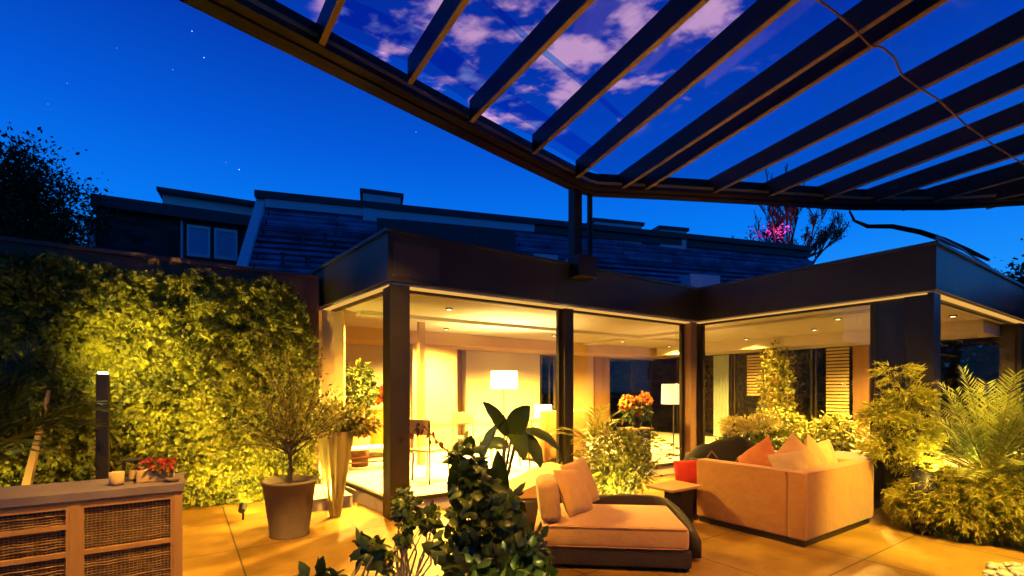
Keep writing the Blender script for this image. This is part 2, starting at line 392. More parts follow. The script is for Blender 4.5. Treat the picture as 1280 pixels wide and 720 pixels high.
# cirrus overhead: noise on the plane of the sky, tinted pink by the last light
def mth(op, a, b=None, c=None):
    n = N.new('ShaderNodeMath'); n.operation = op
    for i, x in enumerate((a, b, c)):
        if x is None: continue
        if isinstance(x, (int, float)): n.inputs[i].default_value = x
        else: L.new(x, n.inputs[i])
    return n.outputs[0]
zc = mth('MAXIMUM', sep.outputs[2], .05)
px = mth('DIVIDE', sep.outputs[0], zc); py = mth('DIVIDE', sep.outputs[1], zc)
cb = N.new('ShaderNodeCombineXYZ'); L.new(px, cb.inputs[0]); L.new(py, cb.inputs[1])
mpn = N.new('ShaderNodeMapping'); mpn.inputs['Rotation'].default_value = (0, 0, .6); mpn.inputs['Scale'].default_value = (1.0, 1.25, 1); mpn.inputs['Location'].default_value = (3.1, .4, 0)
L.new(cb.outputs[0], mpn.inputs[0])
n1 = N.new('ShaderNodeTexNoise'); n1.inputs['Scale'].default_value = 5.2; n1.inputs['Detail'].default_value = 8; n1.inputs['Roughness'].default_value = .55; n1.inputs['Distortion'].default_value = .12
L.new(mpn.outputs[0], n1.inputs[0])
def sstep(x, a, b):
    n = N.new('ShaderNodeMapRange'); n.interpolation_type = 'SMOOTHSTEP'; L.new(x, n.inputs[0])
    n.inputs['From Min'].default_value = a; n.inputs['From Max'].default_value = b; return n.outputs[0]
dx = mth('MULTIPLY', mth('SUBTRACT', px, .12), 1.35); dy = mth('MULTIPLY', mth('SUBTRACT', py, 1.38), 1.5)
rr_ = mth('SQRT', mth('ADD', mth('MULTIPLY', dx, dx), mth('MULTIPLY', dy, dy)))
msk = mth('SUBTRACT', 1.0, sstep(rr_, .35, 1.05))
cl = sstep(mth('ADD', n1.outputs[0], mth('MULTIPLY', msk, .12)), .585, .75)
cl = mth('MULTIPLY', cl, sstep(msk, .02, .4))
cmx = N.new('ShaderNodeMix'); cmx.data_type = 'RGBA'; L.new(mth('MULTIPLY', cl, .85), cmx.inputs[0]); L.new(rp.outputs[0], cmx.inputs[6]); cmx.inputs[7].default_value = (1.0, .52, .74, 1)
L.new(cmx.outputs[2], bg.inputs[0])
L.new(mth('MULTIPLY_ADD', sstep(sep.outputs[1], -.6, .45), .58, .42), bg.inputs[1])   # the bright side of the twilight lies ahead
SC.view_settings.view_transform = 'Standard'; SC.view_settings.look = 'None'; SC.view_settings.exposure = 0; SC.view_settings.gamma = 1
SC.cycles.max_bounces = 10; SC.cycles.diffuse_bounces = 4; SC.cycles.glossy_bounces = 3; SC.cycles.transparent_max_bounces = 24; SC.cycles.transmission_bounces = 6
SC.cycles.sample_clamp_indirect = 4; SC.cycles.caustics_reflective = False; SC.cycles.caustics_refractive = False

WARM = (1, .55, .085); GOLD = (1, .66, .16); AMBER = (1, .42, .05)
KI, KE, KH = 18.0, 2.0, 6.0        # lamp strengths: indoors, terrace, garden
def spot(name, loc, target, power, col=WARM, ang=100, blend=.6, size=.04, par=None):
    l = bpy.data.lights.new(name, 'SPOT'); l.energy = power; l.color = col; l.spot_size = math.radians(ang); l.spot_blend = blend; l.shadow_soft_size = size
    o = bpy.data.objects.new(name, l); COL.objects.link(o); loc = Vector(loc); o.location = loc
    o.rotation_euler = (Vector(target)-loc).to_track_quat('-Z', 'Y').to_euler()
    if par: o.parent = par; o.location = loc-root_loc(par)
    return o
def point(name, loc, power, col=WARM, size=.05, par=None):
    l = bpy.data.lights.new(name, 'POINT'); l.energy = power; l.color = col; l.shadow_soft_size = size
    o = bpy.data.objects.new(name, l); COL.objects.link(o); loc = Vector(loc); o.location = loc
    if par: o.parent = par; o.location = loc-root_loc(par)
    return o

# ================================================================== GROUND
g = MB().add([(-250, -40, -.02), (250, -40, -.02), (250, 300, -.02), (-250, 300, -.02)], [(0, 1, 2, 3)]).build('ground', M['soil'])
tag(g, 'dark earth ground around the terrace', None, None, 'structure')
pm = bpy.data.meshes.new('patio'); pm.from_pydata([(-7, -12, 0), (11, -12, 0), (11, 2.2, 0), (-7, 2.2, 0)], [], [(0, 1, 2, 3)]); pm.materials.append(M['patio'])
po = bpy.data.objects.new('patio', pm); COL.objects.link(po); po.location = C0; po.rotation_euler = (0, 0, TH)
tag(po, 'golden lit stone tiled terrace floor', None, None, 'structure')

# ================================================================== PAVILION
ZB, ZT = 2.65, 3.18                      # underside and top of the roof edge
SI = 5.565                               # inner corner along the front
TB = -3.22                               # front of the right wing
SR = SI+4.87                             # right end
LB = (-.22, 2.33)                        # where the left roof edge meets the garden wall
pav = thing('glass_pavilion', 'L-shaped glass pavilion with dark flat roof edge, lit golden inside, around the terrace', 'building', W(3, 3))
roofpoly = [W(0, 0), W(SI, 0), W(SI, TB), W(SR, TB), W(SR, 5.3), W(-.5, 5.3), W(*LB)]
rf = MB().prism(roofpoly, ZB, ZT).build('roof', M['fascia'], pav)
def inset(poly, d):
    c = []
    n = len(poly)
    for i in range(n):
        a, b, e = poly[i-1], poly[i], poly[(i+1) % n]
        d1 = (b-a).normalized(); d2 = (e-b).normalized()
        n1_ = Vector((-d1.y, d1.x, 0)); n2_ = Vector((-d2.y, d2.x, 0))
        k = (n1_+n2_); c.append(b+k*(d/(1+n1_.dot(n2_))))
    return c
MB().prism(inset(roofpoly, -.03), ZT+.002, ZT+.04).build('roof_edge_cap', M['cap'], rf)
for s_ in (.62, 2.3, 2.44, 4.0):
    MB().box(s_, s_+.012, -.004, .002, ZB+.01, ZT-.01).build('panel_seam', M['cap'], rf)
for t_ in (-1.6,):
    MB().box(SI-.004, SI+.002, t_, t_+.012, ZB+.01, ZT-.01).build('panel_seam', M['cap'], rf)
# lighter patch by the corner: light on the fascia painted into its colour
MB().box(.06, .60, -.008, -.002, ZB+.05, ZT-.10).build('lit_corner_patch', mat('lit fascia patch', (.06, .048, .03), (.09, .072, .045), .4, .3, scale=1.2), rf)
# soffit + ceilings (white)
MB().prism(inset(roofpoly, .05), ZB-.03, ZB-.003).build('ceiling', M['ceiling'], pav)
# dropped bulkheads inside
MB().box(.5, SR-.3, 3.9, 4.86, 2.38, 2.617).build('bulkhead', M['ochre'], pav)
MB().box(SI+.8, SI+1.1, -2.9, 3.8, 2.57, 2.617).build('ceiling_beam', M['ceiling'], pav)
MB().box(.3, 8.6, 2.0, 2.25, 2.56, 2.617).build('ceiling_beam', M['ceiling'], pav)
MB().box(SR-1.3, SR-.2, -2.9, 3.8, 2.40, 2.617).build('bulkhead', M['ceiling'], pav)
# floor slab raised one step
fl = [W(.12, .22), W(SI+.15, .22), W(SI+.15, TB+.15), W(SR-.1, TB+.15), W(SR-.1, 4.95), W(-.3, 4.95), W(-.18, 2.33)]
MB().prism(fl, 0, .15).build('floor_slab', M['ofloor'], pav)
dk = MB().box(-.62, -.12, .92, 2.1, 0, .146); dk.build('entrance_step', M['plaster'], pav)
# slim amber soffit glow under the roof edge, added to imitate the lit soffit
amb = emitmat('amber soffit glow', (1, .50, .09), .85)
MB().box(.07, SI-.02, .055, .16, ZB-.046, ZB-.0305).build('soffit_glow_strip', amb, pav)
MB().box(SI+.012, SI+.066, TB+.09, .05, ZB-.046, ZB-.0305).build('soffit_glow_strip', amb, pav)
MB().box(SI+.09, SR-.09, TB+.03, TB+.11, ZB-.046, ZB-.0305).build('soffit_glow_strip', amb, pav)
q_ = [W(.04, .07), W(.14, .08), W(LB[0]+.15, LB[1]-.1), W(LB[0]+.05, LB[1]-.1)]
MB().prism(q_, ZB-.047, ZB-.0305).build('soffit_glow_strip', amb, pav)
# columns
def column(s0, s1, t0, t1, m='frame', z0=0):
    return MB().box(s0, s1, t0, t1, z0, ZB-.031).build('column', M[m], pav)
column(.04, .27, .04, .27); 
column(2.62, 2.78, .10, .26)
column(SI-.16, SI+.02, .04, .22, 'wood')
column(SI+.02, SI+.2, .02, .06)
column(SI+.03, SI+.28, TB+.03, TB+.32, 'frame')
column(SR-.3, SR-.06, TB+.05, TB+.28, 'frame')
MB().box(SI+.1, SI+.16, TB+.34, TB+.64, .15, ZB-.031).build('side_panel', M['dark'], pav)
# pillar by the garden wall
pq = P(414, 7.0)
pil = MB(); 
pR = facing(Vector((.25, -1, 0)))
pil.rbox((pq.x, pq.y+.1, 1.3), (.30, 2.6, .20), facing(Vector((.25, -1, 0))) , .004, 1)
pil.build('pillar', M['ochre'], pav)
# panes with frames
def window(a, b, z0=.15, z1=ZB-.031, frame=.045, m='glass', fm='frame', muntins=0, pane=True):
    """a,b: (s,t) ends. frame = part, pane = sub-part"""
    A = W(*a); B = W(*b); d = (B-A).normalized(); n = Vector((-d.y, d.x, 0)); f = MB(); Ln = (B-A).length
    def bar(x0, x1, y0, y1, th=.03):
        p = [A+d*x0-n*th, A+d*x1-n*th, A+d*x1+n*th, A+d*x0+n*th]
        f.hexa([Vector((q.x, q.y, y0)) for q in p]+[Vector((q.x, q.y, y1)) for q in p])
    bar(0, Ln, z0, z0+frame); bar(0, Ln, z1-frame, z1)
    bar(0, frame, z0+frame, z1-frame); bar(Ln-frame, Ln, z0+frame, z1-frame)
    for k in range(muntins):
        x = Ln*(k+1)/(muntins+1); bar(x-.02, x+.02, z0+frame, z1-frame, .025)
    fo = f.build('window_frame', M[fm], pav)
    if pane:
        g_ = MB(); p = [A+d*.01-n*.004, B-d*.01-n*.004, B-d*.01+n*.004, A+d*.01+n*.004]
        g_.hexa([Vector((q.x, q.y, z0+.01)) for q in p]+[Vector((q.x, q.y, z1-.01)) for q in p])
        g_.build('pane', M[m], fo)
    return fo
window((.28, .20), (2.61, .20)); window((2.79, .20), (SI-.17, .20))
window((.12, .30), (-.06, 2.2), m='sideglass')
window((SI+.10, .0), (SI+.10, TB+.65)); window((SI+.29, TB+.14), (SR-.31, TB+.14), m='sideglass')
window((SR-.12, TB+.30), (SR-.12, -1.55)); window((SR-.12, -1.50), (SR-.12, .20)); window((SR-.12, .25), (SR-.12, 2.2)); window((SR-.12, 2.25), (SR-.12, 4.0))
window((5.85, 4.9), (6.45, 4.9), .9, 2.35, muntins=1); window((8.35, 4.9), (9.35, 4.9), .15, 2.35); window((9.40, 4.9), (SR-.2, 4.9), .15, 2.35)
# back and left walls
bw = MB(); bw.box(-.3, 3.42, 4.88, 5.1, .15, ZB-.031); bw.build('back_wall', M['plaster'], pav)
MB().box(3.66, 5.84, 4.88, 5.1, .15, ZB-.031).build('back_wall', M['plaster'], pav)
b2 = MB(); b2.box(5.84, 6.46, 4.88, 5.1, .15, .898); b2.box(5.84, 6.46, 4.88, 5.1, 2.352, ZB-.031); b2.box(6.46, 7.75, 4.88, 5.1, .15, ZB-.031); b2.box(8.352, SR-.1, 4.88, 5.1, 2.352, ZB-.031)
b2.build('back_wall', M['ochre'], pav)
MB().box(7.752, 8.35, 4.84, 5.1, .15, ZB-.031).build('wood_panel', M['wood'], pav)
MB().box(3.40, 3.68, 5.12, 5.2, .15, ZB-.031).build('recess_back', M['honey'], pav)
MB().box(-.42, -.30, 2.5, 4.88, .0, ZB-.031).build('side_wall', M['plaster'], pav)
# projecting ochre partition and timber jamb seen through the front
MB().box(2.0, 3.0, 4.1, 4.2, .15, 2.379).build('partition', M['ochre'], pav)
MB().box(1.50, 1.60, 2.6, 2.72, .15, ZB-.031).build('door_jamb', M['honey'], pav)
MB().box(SR-.22, SR-.14, -.9, -.6, .15, ZB-.031).build('mullion', M['wood'], pav)
MB().box(SR-.24, SR-.14, 1.0, 1.3, .15, ZB-.031).build('mullion', M['wood'], pav)
# recessed ceiling spots
def downlight(s, t, pw, z=ZB-.03, col=WARM, ang=150):
    o = MB().lathe(W(s, t, z-.022), [(0.0, .0), (.05, .0), (.05, .02), (0, .02)], 16).build('ceiling_spot', M['dark'], pav)
    MB().lathe(W(s, t, z-.026), [(0.0, .0), (.032, .0), (.032, .003), (0, .003)], 16).build('lamp_face', M['bulb'], o)
    return spot('ceiling_spot_light', W(s, t, z-.04), W(s, t, 0), pw*KI, col, ang, .8, .05)
for s, t, pw in ((SR-2.2, -.7, 60), (SI+.9, -2.2, 50), (SI+2.6, -2.75, 120), (5.0, 4.3, 40), (1.3, 1.1, 170), (3.4, 1.1, 170), (2.3, 3.2, 230), (4.7, 2.9, 230), (6.9, 3.0, 95), (8.9, 3.2, 22), (6.9, .9, 120), (8.8, 1.0, 42), (7.0, -1.6, 120), (8.6, -1.9, 90), (.6, 2.4, 140)):
    downlight(s, t, pw)
# hidden cove strips on top of bulkhead ledge (real lamps)
for s in (1.5, 3.5, 5.5, 7.3):
    pass

# ================================================================== GARDEN WALL + IVY
hw = MB().box(-7.5, -.25, 2.12, 2.35, 0, 3.02).build('garden_wall', M['rendergrey'], origin=W(-4, 2.2))
tag(hw, 'brown rendered garden wall behind the ivy on the left', 'wall')
MB().box(-7.52, -.26, 2.09, 2.38, 3.022, 3.07).build('coping', mat('wall coping', (.16, .08, .06), (.2, .1, .08), .8), hw)
hw.data.update()
n = 95000
ss = RNG.uniform(-5.6, -.30, n); zz = RNG.uniform(.02, 3.0, n)**1.0
pos = np.zeros((n, 3)); keep = np.ones(n, bool); dep = np.zeros(n)
for i in range(n):
    f1 = fbm((ss[i], zz[i], 3.3), 1.1); f2 = fbm((ss[i]+9, zz[i], 1.3), 4.0)
    top = 2.86+.10*fbm((ss[i]*1.0, 0, 5), 2.5)
    rgt = -.32-.30*max(0, (zz[i]-1.7)/1.2)**2
    if zz[i] > top or ss[i] > rgt+.08*f2: keep[i] = False
    f3 = fbm((ss[i]*1.3+4, zz[i], 7.7), 9.0); d_ = .17+.10*f1+.15*f2+.13*f3+.05*RNG.random()
    if RNG.random() < .2: d_ *= .4
    q = W(ss[i], 2.12-max(.02, d_), zz[i]); pos[i] = q
pos = pos[keep]; n = len(pos)
dirs = rnd(n)*.55+np.array(-E)*.35+np.array([0, 0, -.75]); nor = np.array(-E)+rnd(n)*.75+np.array([0, 0, .35])
iv = leafmesh('ivy_hedge', M['hedge'], pos, dirs, nor,    .050*(.4+1.0*RNG.random(n)), .044*(.55+.9*RNG.random(n)), origin=W(-3, 2.0))
tag(iv, 'dense climbing ivy covering the garden wall, lit yellow from below', 'ivy')
# stems of the ivy on the wall
st = MB()
for k in range(26):
    s0 = random.uniform(-5.4, -.5); p = [W(s0, 2.09, 0)]; s_ = s0
    for j in range(8):
        s_ += random.gauss(0, .09); p.append(W(min(s_, -.3), 2.09-random.random()*.03, .34*(j+1)))
    st.tube(p, [.014*(1-.09*j) for j in range(9)], 5)
st.build('stems', M['bark'], iv)

def spotfixture(name, label, cat, loc, target, pw, col, ang=110, post=0, hot=False):
    loc = Vector(loc); t = thing(name, label, cat, (loc.x, loc.y, 0))
    d = (Vector(target)-loc).normalized()
    MB().tube([loc-d*.10, loc-d*.09, loc, loc+d*.001], [.028, .036, .042, .042], 14).build('head', M['dark'], t)
    MB().tube([loc+d*.003, loc+d*.005], [.034, .034], 14).build('lens', M['bulbhot' if hot else 'bulb'], t)
    if post: MB().rbox((loc.x, loc.y, post/2), (.07, .07, post), ROT, .006, 1).build('post', M['dark'], t)
    else: MB().tube([(loc.x, loc.y, 0), (loc.x, loc.y, max(.02, loc.z-.05))], .012, 8).build('spike', M['dark'], t)
    spot('garden_spot_beam', loc+d*.02, target, pw*KH, col, ang, .8, .03, par=t)
    return t
# dark light post in front of the ivy, and spike spots
lp = thing('light_post', 'slim black light post standing in front of the glowing ivy', 'light post', W(-2.50, 1.0))
MB().rbox(W(-2.50, 1.0, .80), (.10, .10, 1.60), ROT, .008, 1).build('post', M['dark'], lp)
MB().rbox(W(-2.50, 1.0, 1.612), (.075, .075, .012), ROT, .002, 1).build('lamp_face', M['bulbhot'], lp)
spot('post_beam', W(-2.50, 1.02, 1.64), W(-1.95, 1.98, 1.9), 60*KH*.7, (1, .74, .10), 125, .9, .06, par=lp)
spotfixture('garden_spotlight', 'small spike spotlight at the foot of the ivy behind the wicker cabinet', 'garden light', W(-2.1, 1.22, .20), W(-2.0, 2.0, 1.55), 40, (1, .72, .09), 62)
spotfixture('garden_spotlight', 'small spike spotlight low in the dark left corner under the palm', 'garden light', W(-3.6, 1.1, .2), W(-3.1, 2.0, .8), 11, (1, .74, .09), 110)
spotfixture('garden_spotlight', 'small spike spotlight behind the brown potted tree', 'garden light', W(-1.30, 1.0, .16), W(-1.0, 2.0, .75), 50, (1, .70, .10), 140)
spotfixture('garden_spotlight', 'added spike spotlight brightening the brass planter, between it and the potted tree', 'garden light', W(-.95, .62, .12), W(-.62, .25, .9), 16, (1, .72, .12), 120)  # extra lamp added to brighten the brass planter

# ================================================================== PERGOLA
ZP = 4.23
perg = thing('pergola', 'dark steel pergola with sloping fan of rafters and glass roof overhead', 'pergola', P(722, 6.85, 0))
edge_uv = [(120, -52), (222, 0), (400, 87), (520, 146), (640, 204), (708, 236), (722, 242), (740, 246), (830, 250), (960, 257), (1062, 263), (1180, 263), (1280, 257), (1420, 240)]
edge = [PZ(u, v, ZP) for u, v in edge_uv]
# smooth outline along a fixed height
def offs(poly, d):
    out = []
    for i in range(len(poly)):
        a = poly[max(i-1, 0)]; b = poly[min(i+1, len(poly)-1)]; t_ = (b-a).normalized(); out.append(poly[i]+Vector((t_.y, -t_.x, 0))*d)
    return out
def strip(mb, a, b, z0, z1):
    k = len(a); vs = [(p.x, p.y, z0) for p in a]+[(p.x, p.y, z0) for p in b]+[(p.x, p.y, z1) for p in a]+[(p.x, p.y, z1) for p in b]
    fs = []
    for i in range(k-1):
        fs += [(i, i+1, k+i+1, k+i), (2*k+i, 3*k+i, 3*k+i+1, 2*k+i+1), (i, 2*k+i, 2*k+i+1, i+1), (k+i, k+i+1, 3*k+i+1, 3*k+i)]
    fs += [(0, k, 3*k, 2*k), (k-1, 3*k-1, 4*k-1, 2*k-1)]
    mb.add(vs, fs)
e0 = edge; e1 = offs(edge, .15); e2 = offs(edge, .20); e3 = offs(edge, .26)
bmm = MB(); strip(bmm, e0, e1, ZP, ZP+.27); beam = bmm.build('edge_beam', M['steel'], perg)
bm2 = MB(); strip(bm2, e1, e3, ZP+.02, ZP+.07); bm2.build('gutter', M['steel'], beam)
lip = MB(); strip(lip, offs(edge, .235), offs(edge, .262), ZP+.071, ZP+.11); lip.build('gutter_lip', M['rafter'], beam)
# rafters: start on the beam, run over and behind the camera
raf = [((399, 63), (427, 0), 2.2), ((513, 104), (583, 0), 2.6), ((590, 152), (740, 0), 3.2), ((668, 192), (883, 0), 3.6), ((722, 222), (960, 29), 4.0),
       ((768, 243), (905, 153), 5.0), ((797, 244), (960, 141), 5.0), ((878, 249), (1280, 48), 6), ((943, 254), (1280, 108), 6.5), ((1009, 258), (1280, 155), 7), ((1065, 262), (1280, 192), 7.5),
       ((1130, 263), (1280, 222), 8), ((1185, 262), (1280, 243), 8.5), ((1235, 261), (1330, 240), 8.5)]
ends = []
for k, (a, b, ext) in enumerate(raf):
    A = PZ(a[0], a[1], ZP+.03); B = PZ(b[0], b[1], ZP+.03); d = (B-A).normalized(); A = A - d*.02; Bx = A+d*(ext+2.5)
    n_ = Vector((-d.y, d.x, 0)); hw_ = .020
    m_ = MB(); p = [A-n_*hw_, Bx-n_*hw_, Bx+n_*hw_, A+n_*hw_]
    z0, z1 = ZP+.03, ZP+.26
    m_.hexa([Vector((q.x, q.y, z0+.012)) for q in p]+[Vector((q.x, q.y, z1)) for q in p])
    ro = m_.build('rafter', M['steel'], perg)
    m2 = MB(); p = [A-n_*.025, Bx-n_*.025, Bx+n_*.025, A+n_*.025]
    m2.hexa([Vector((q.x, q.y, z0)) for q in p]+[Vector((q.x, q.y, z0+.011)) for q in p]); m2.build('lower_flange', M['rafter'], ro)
    ends.append((A, Bx, d, n_))
# glass sheet in bays
def seg_on(a, l): return a[0]+a[2]*l
zg = ZP+.27
for k in range(len(ends)-1):
    a, b = ends[k], ends[k+1]
    g_ = MB(); q = [a[0]-a[2]*.05, b[0]-b[2]*.05, b[1], a[1]]
    g_.hexa([Vector((p.x, p.y, zg+.001)) for p in q]+[Vector((p.x, p.y, zg+.013)) for p in q])
    go = g_.build('glass_pane', M['roofglass'], perg)
    if k < 4:
        for l0, l1 in ((.12, .40), (1.02, 1.09)):
            t_ = MB(); q = [seg_on(a, l0), seg_on(b, l0), seg_on(b, l1), seg_on(a, l1)]
            t_.hexa([Vector((p.x, p.y, zg-.006)) for p in q]+[Vector((p.x, p.y, zg-.002)) for p in q])
            t_.build('tinted_strip', M['blueglass'], go)
# posts on the pavilion roof edge
def prod(A, B, wdt, name='post', par=perg, m='steel'):
    A = Vector(A); B = Vector(B)
    return MB().rbox((A+B)/2, (wdt, wdt, (B-A).length), ROT, .006, 1).build(name, M[m], par)
pp = P(719, 6.78, 0)
prod((pp.x, pp.y, ZT-.12), (pp.x, pp.y, ZP+.02), .14)
prod((pp.x+.22, pp.y+.1, ZT+.04), (pp.x+.22, pp.y+.1, ZP+.0), .06, 'downpipe')
br = MB(); br.rbox((pp.x+.1, pp.y+.0, ZT-.02), (.34, .24, .30), ROT, .006, 1); br.build('bracket', M['steel'], perg)
# curved support arm on the right
arm = [PZ(1062, 264, ZP-.02)]
for u, v, Y in ((1068, 276, 7.4), (1085, 283, 7.35), (1115, 283, 7.2), (1150, 290, 7.05), (1180, 300, 6.95), (1210, 313, 6.9), (1236, 325, 6.88)): arm.append(P(u, Y, v=v))
MB().tube(arm, [.015, .02, .03, .034, .036, .036, .032, .02], 10).build('curved_arm', M['steel'], perg)
rl = MB()
for dv in (0, 9):
    rl.tube([P(1172, 6.15, v=296+dv*.6), P(1200, 6.7, v=310+dv), P(1236, 7.4, v=333+dv*.8)], .013, 8)
rl.tube([P(1172, 6.15, v=294), P(1172, 6.15, v=312)], .018, 6); rl.tube([P(1236, 7.4, v=332), P(1236, 7.4, v=352)], .018, 6)
tag(rl.build('roof_rail', M['zinc'], origin=P(1172, 6.15, ZT)), 'low double metal rail on the edge of the right roof', 'rail')
# cable looping under the rafters
cbl = MB(); cp = [PZ(1010, -8, ZP-.01), PZ(1040, 12, ZP-.01), PZ(1066, 34, ZP-.01), PZ(1086, 56, ZP-.01), PZ(1104, 60, ZP+.0), PZ(1118, 72, ZP), PZ(1127, 94, ZP), PZ(1146, 108, ZP), PZ(1172, 124, ZP), PZ(1205, 154, ZP), PZ(1240, 180, ZP), PZ(1290, 212, ZP)]
cbl.tube(cp, .009, 6); tag(cbl.build('cable', M['cable'], origin=cp[3]), 'thin brown cable looping below the pergola rafters', 'cable')
# terrace spotlights clamped under the rafters
def pergspot(loc, target, pw, label, col=WARM, ang=75, size=.05):
    loc = Vector(loc); t = thing('pergola_spotlight', label, 'spotlight', loc, 'spotlights under the pergola')
    d = (Vector(target)-loc).normalized()
    MB().tube([loc-d*.14, loc-d*.13, loc, loc+d*.001], [.03, .04, .045, .045], 14).build('head', M['dark'], t)
    MB().tube([loc+d*.003, loc+d*.006], [.036, .036], 14).build('lens', M['bulb'], t)
    MB().tube([loc-d*.08, (loc.x, loc.y, ZP+.04)], .01, 8).build('bracket', M['dark'], t)
    spot('pergola_beam', loc+d*.02, target, pw*KE, col, ang, .5, size, par=t)
pergspot((1.2, 1.5, 4.1), (1.6, 4.3, .2), 320, 'small black spotlight under the pergola, aimed at the daybed', AMBER, 78)
pergspot((3.0, 2.4, 4.1), (3.0, 5.0, .2), 250, 'small black spotlight under the pergola, aimed at the tan sofa', AMBER, 78)
pergspot((-.5, 1.3, 4.1), (-2.4, 3.3, .4), 150, 'small black spotlight under the pergola, aimed at the wicker cabinet', AMBER, 60)
pergspot((4.0, 2.0, 4.1), (4.75, 4.75, .3), 1400, 'small black spotlight under the pergola, aimed at the right planting', (1, .68, .08), 50)
pergspot((-1.0, 2.6, 4.1), (-1.9, 4.9, .1), 780, 'small black spotlight under the pergola, aimed at the left paving', (1, .50, .06), 75)

# ================================================================== NEIGHBOUR HOUSES
def nb(u, k=1.0):   # distance of the house row at column u
    return (15+(u-190)*.0092)*k
ZR = 8.0
def HP(u, v, k=1.0): return P(u, nb(u, k), v=v)
house = thing('row_house', 'long dark house with tiled roof behind the pavilion, blue in the dusk', 'house', P(500, 18, 0))
def quad(mb, a, b, c, d): mb.add([a, b, c, d], [(0, 1, 2, 3)])
def slab(pts, th=.25, back=Vector((0, 1, 0))):
    m_ = MB(); m_.hexa([pts[0], pts[1], pts[1]+back*th, pts[0]+back*th, pts[3], pts[2], pts[2]+back*th, pts[3]+back*th]); return m_
def adduv(o, U, V, s=1):
    me = o.data; uv = me.uv_layers.new(name='UVMap')
    for l in me.loops:
        c = me.vertices[l.vertex_index].co; uv.data[l.index].uv = (c.dot(U)*s, c.dot(V)*s)
# main sloping roof: ridge and eave in world
Rl = HP(332, 255); Rr = HP(1010, 322); Rl.z = Rr.z = 7.55
hd = (Rr-Rl).normalized(); hn = Vector((hd.y, -hd.x, 0))     # towards the camera
El = Rl+hn*3.0-Vector((0, 0, 3.4)); Er = Rr+hn*3.0-Vector((0, 0, 3.4)); Rr2 = Rr+hd*1.0
m_ = MB(); back = Vector((0, 0, -.18)); sl = (El-Rl).normalized()
m_.hexa([El+back, Er+back, Rr+back, Rl+back, El, Er, Rr, Rl]); ro = m_.build('roof', M['rooftile'], house); adduv(ro, hd, sl)
# raised tile courses, real relief
cr = MB(); ncr = 16
for k in range(1, ncr):
    a = Rl.lerp(El, k/ncr)+Vector((0, 0, .0)); b = Rr.lerp(Er, k/ncr); o_ = Vector((0, 0, .05))
    cr.hexa([a, b, b+hn*.06-Vector((0, 0, .03)), a+hn*.06-Vector((0, 0, .03)), a+o_*.4, b+o_*.4, b+hn*.06+o_, a+hn*.06+o_])
cr.build('tile_courses', M['rooftile'], ro); adduv(bpy.data.objects['tile_courses'], hd, sl)
m_ = MB(); m_.hexa([El-hn*.3-Vector((0, 0, 4.2)), Er-hn*.3-Vector((0, 0, 4.2)), Er-hn*6-Vector((0, 0, 4.2)), El-hn*6-Vector((0, 0, 4.2)), El-hn*.3+Vector((0, 0, -.1)), Er-hn*.3+Vector((0, 0, -.1)), Er-hn*6+Vector((0, 0, -.1)), El-hn*6+Vector((0, 0, -.1))])
wl = m_.build('wall', M['brick'], house); adduv(wl, hd, Vector((0, 0, 1)))
# ridge board, dark above pale
def along(a, b, dz0, dz1, n0, n1, name, mt, par):
    m_ = MB(); p = [a+hn*n1, b+hn*n1, b+hn*n0, a+hn*n0]
    m_.hexa([q+Vector((0, 0, dz0)) for q in p]+[q+Vector((0, 0, dz1)) for q in p]); return m_.build(name, M[mt], par)
Rm = Rl+hd*9.5
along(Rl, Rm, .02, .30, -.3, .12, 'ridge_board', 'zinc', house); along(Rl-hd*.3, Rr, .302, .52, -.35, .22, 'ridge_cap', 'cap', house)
along(Rm+hd*.02, Rr, .02, .30, -.3, .10, 'ridge_board', 'cap', house)
# verge trim
m_ = MB(); m_.hexa([El-hd*.28+hn*.02, El-hd*.02+hn*.02, Rl-hd*.02, Rl-hd*.28, El-hd*.28+Vector((0, 0, .22)), El-hd*.02+Vector((0, 0, .22)), Rl-hd*.02+Vector((0, 0, .3)), Rl-hd*.28+Vector((0, 0, .3))]); m_.build('verge_trim', M['paleblue'], ro)
def chimney(u0, u1, v0, v1, par=ro, capo=.12):
    a = HP(u0, v1, 1.0); b = HP(u1, v1, 1.0); z1 = HP((u0+u1)/2, v0).z; z0 = a.z-1.0
    m_ = MB(); off = hn*.45; q = [a+off, b+off, b-off*.6, a-off*.6]
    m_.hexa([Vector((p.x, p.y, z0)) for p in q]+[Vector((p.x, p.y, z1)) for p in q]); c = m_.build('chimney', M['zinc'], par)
    ctr = sum(q, Vector((0, 0, 0)))/4; q2 = [ctr+(p-ctr)*1.0+(p-ctr).normalized()*capo for p in q]
    m2 = MB(); m2.hexa([Vector((p.x, p.y, z1+.002)) for p in q2]+[Vector((p.x, p.y, z1+.14)) for p in q2]); m2.build('chimney_cap', M['cap'], par)
    return c
chimney(454, 500, 250, 274); chimney(738, 795, 284, 300); chimney(818, 850, 292, 304)
# low dormer and roof boxes
dm = MB(); a = Rl.lerp(El, .22)+hd*3.6; b = a+hd*4.6
q = [a+hn*1.3, b+hn*1.3, b-hn*.2, a-hn*.2]
dm.hexa([p+Vector((0, 0, -.9)) for p in q]+[p+Vector((0, 0, .12)) for p in q]); dm.build('dormer', M['cap'], ro)
for fr, al, w_, h_ in ((.45, 8.9, .9, .55), (.5, 10.1, .7, .6), (.62, 14.9, 1.3, .7), (.60, 17.2, .5, .6)):
    a = Rl.lerp(El, fr)+hd*al; q = [a+hn*.5, a+hd*w_+hn*.5, a+hd*w_-hn*.3, a-hn*.3]; m_ = MB(); m_.hexa([p+Vector((0, 0, -.5)) for p in q]+[p+Vector((0, 0, h_-.35)) for p in q])
    sk = m_.build('roof_light', M['zinc'], ro)
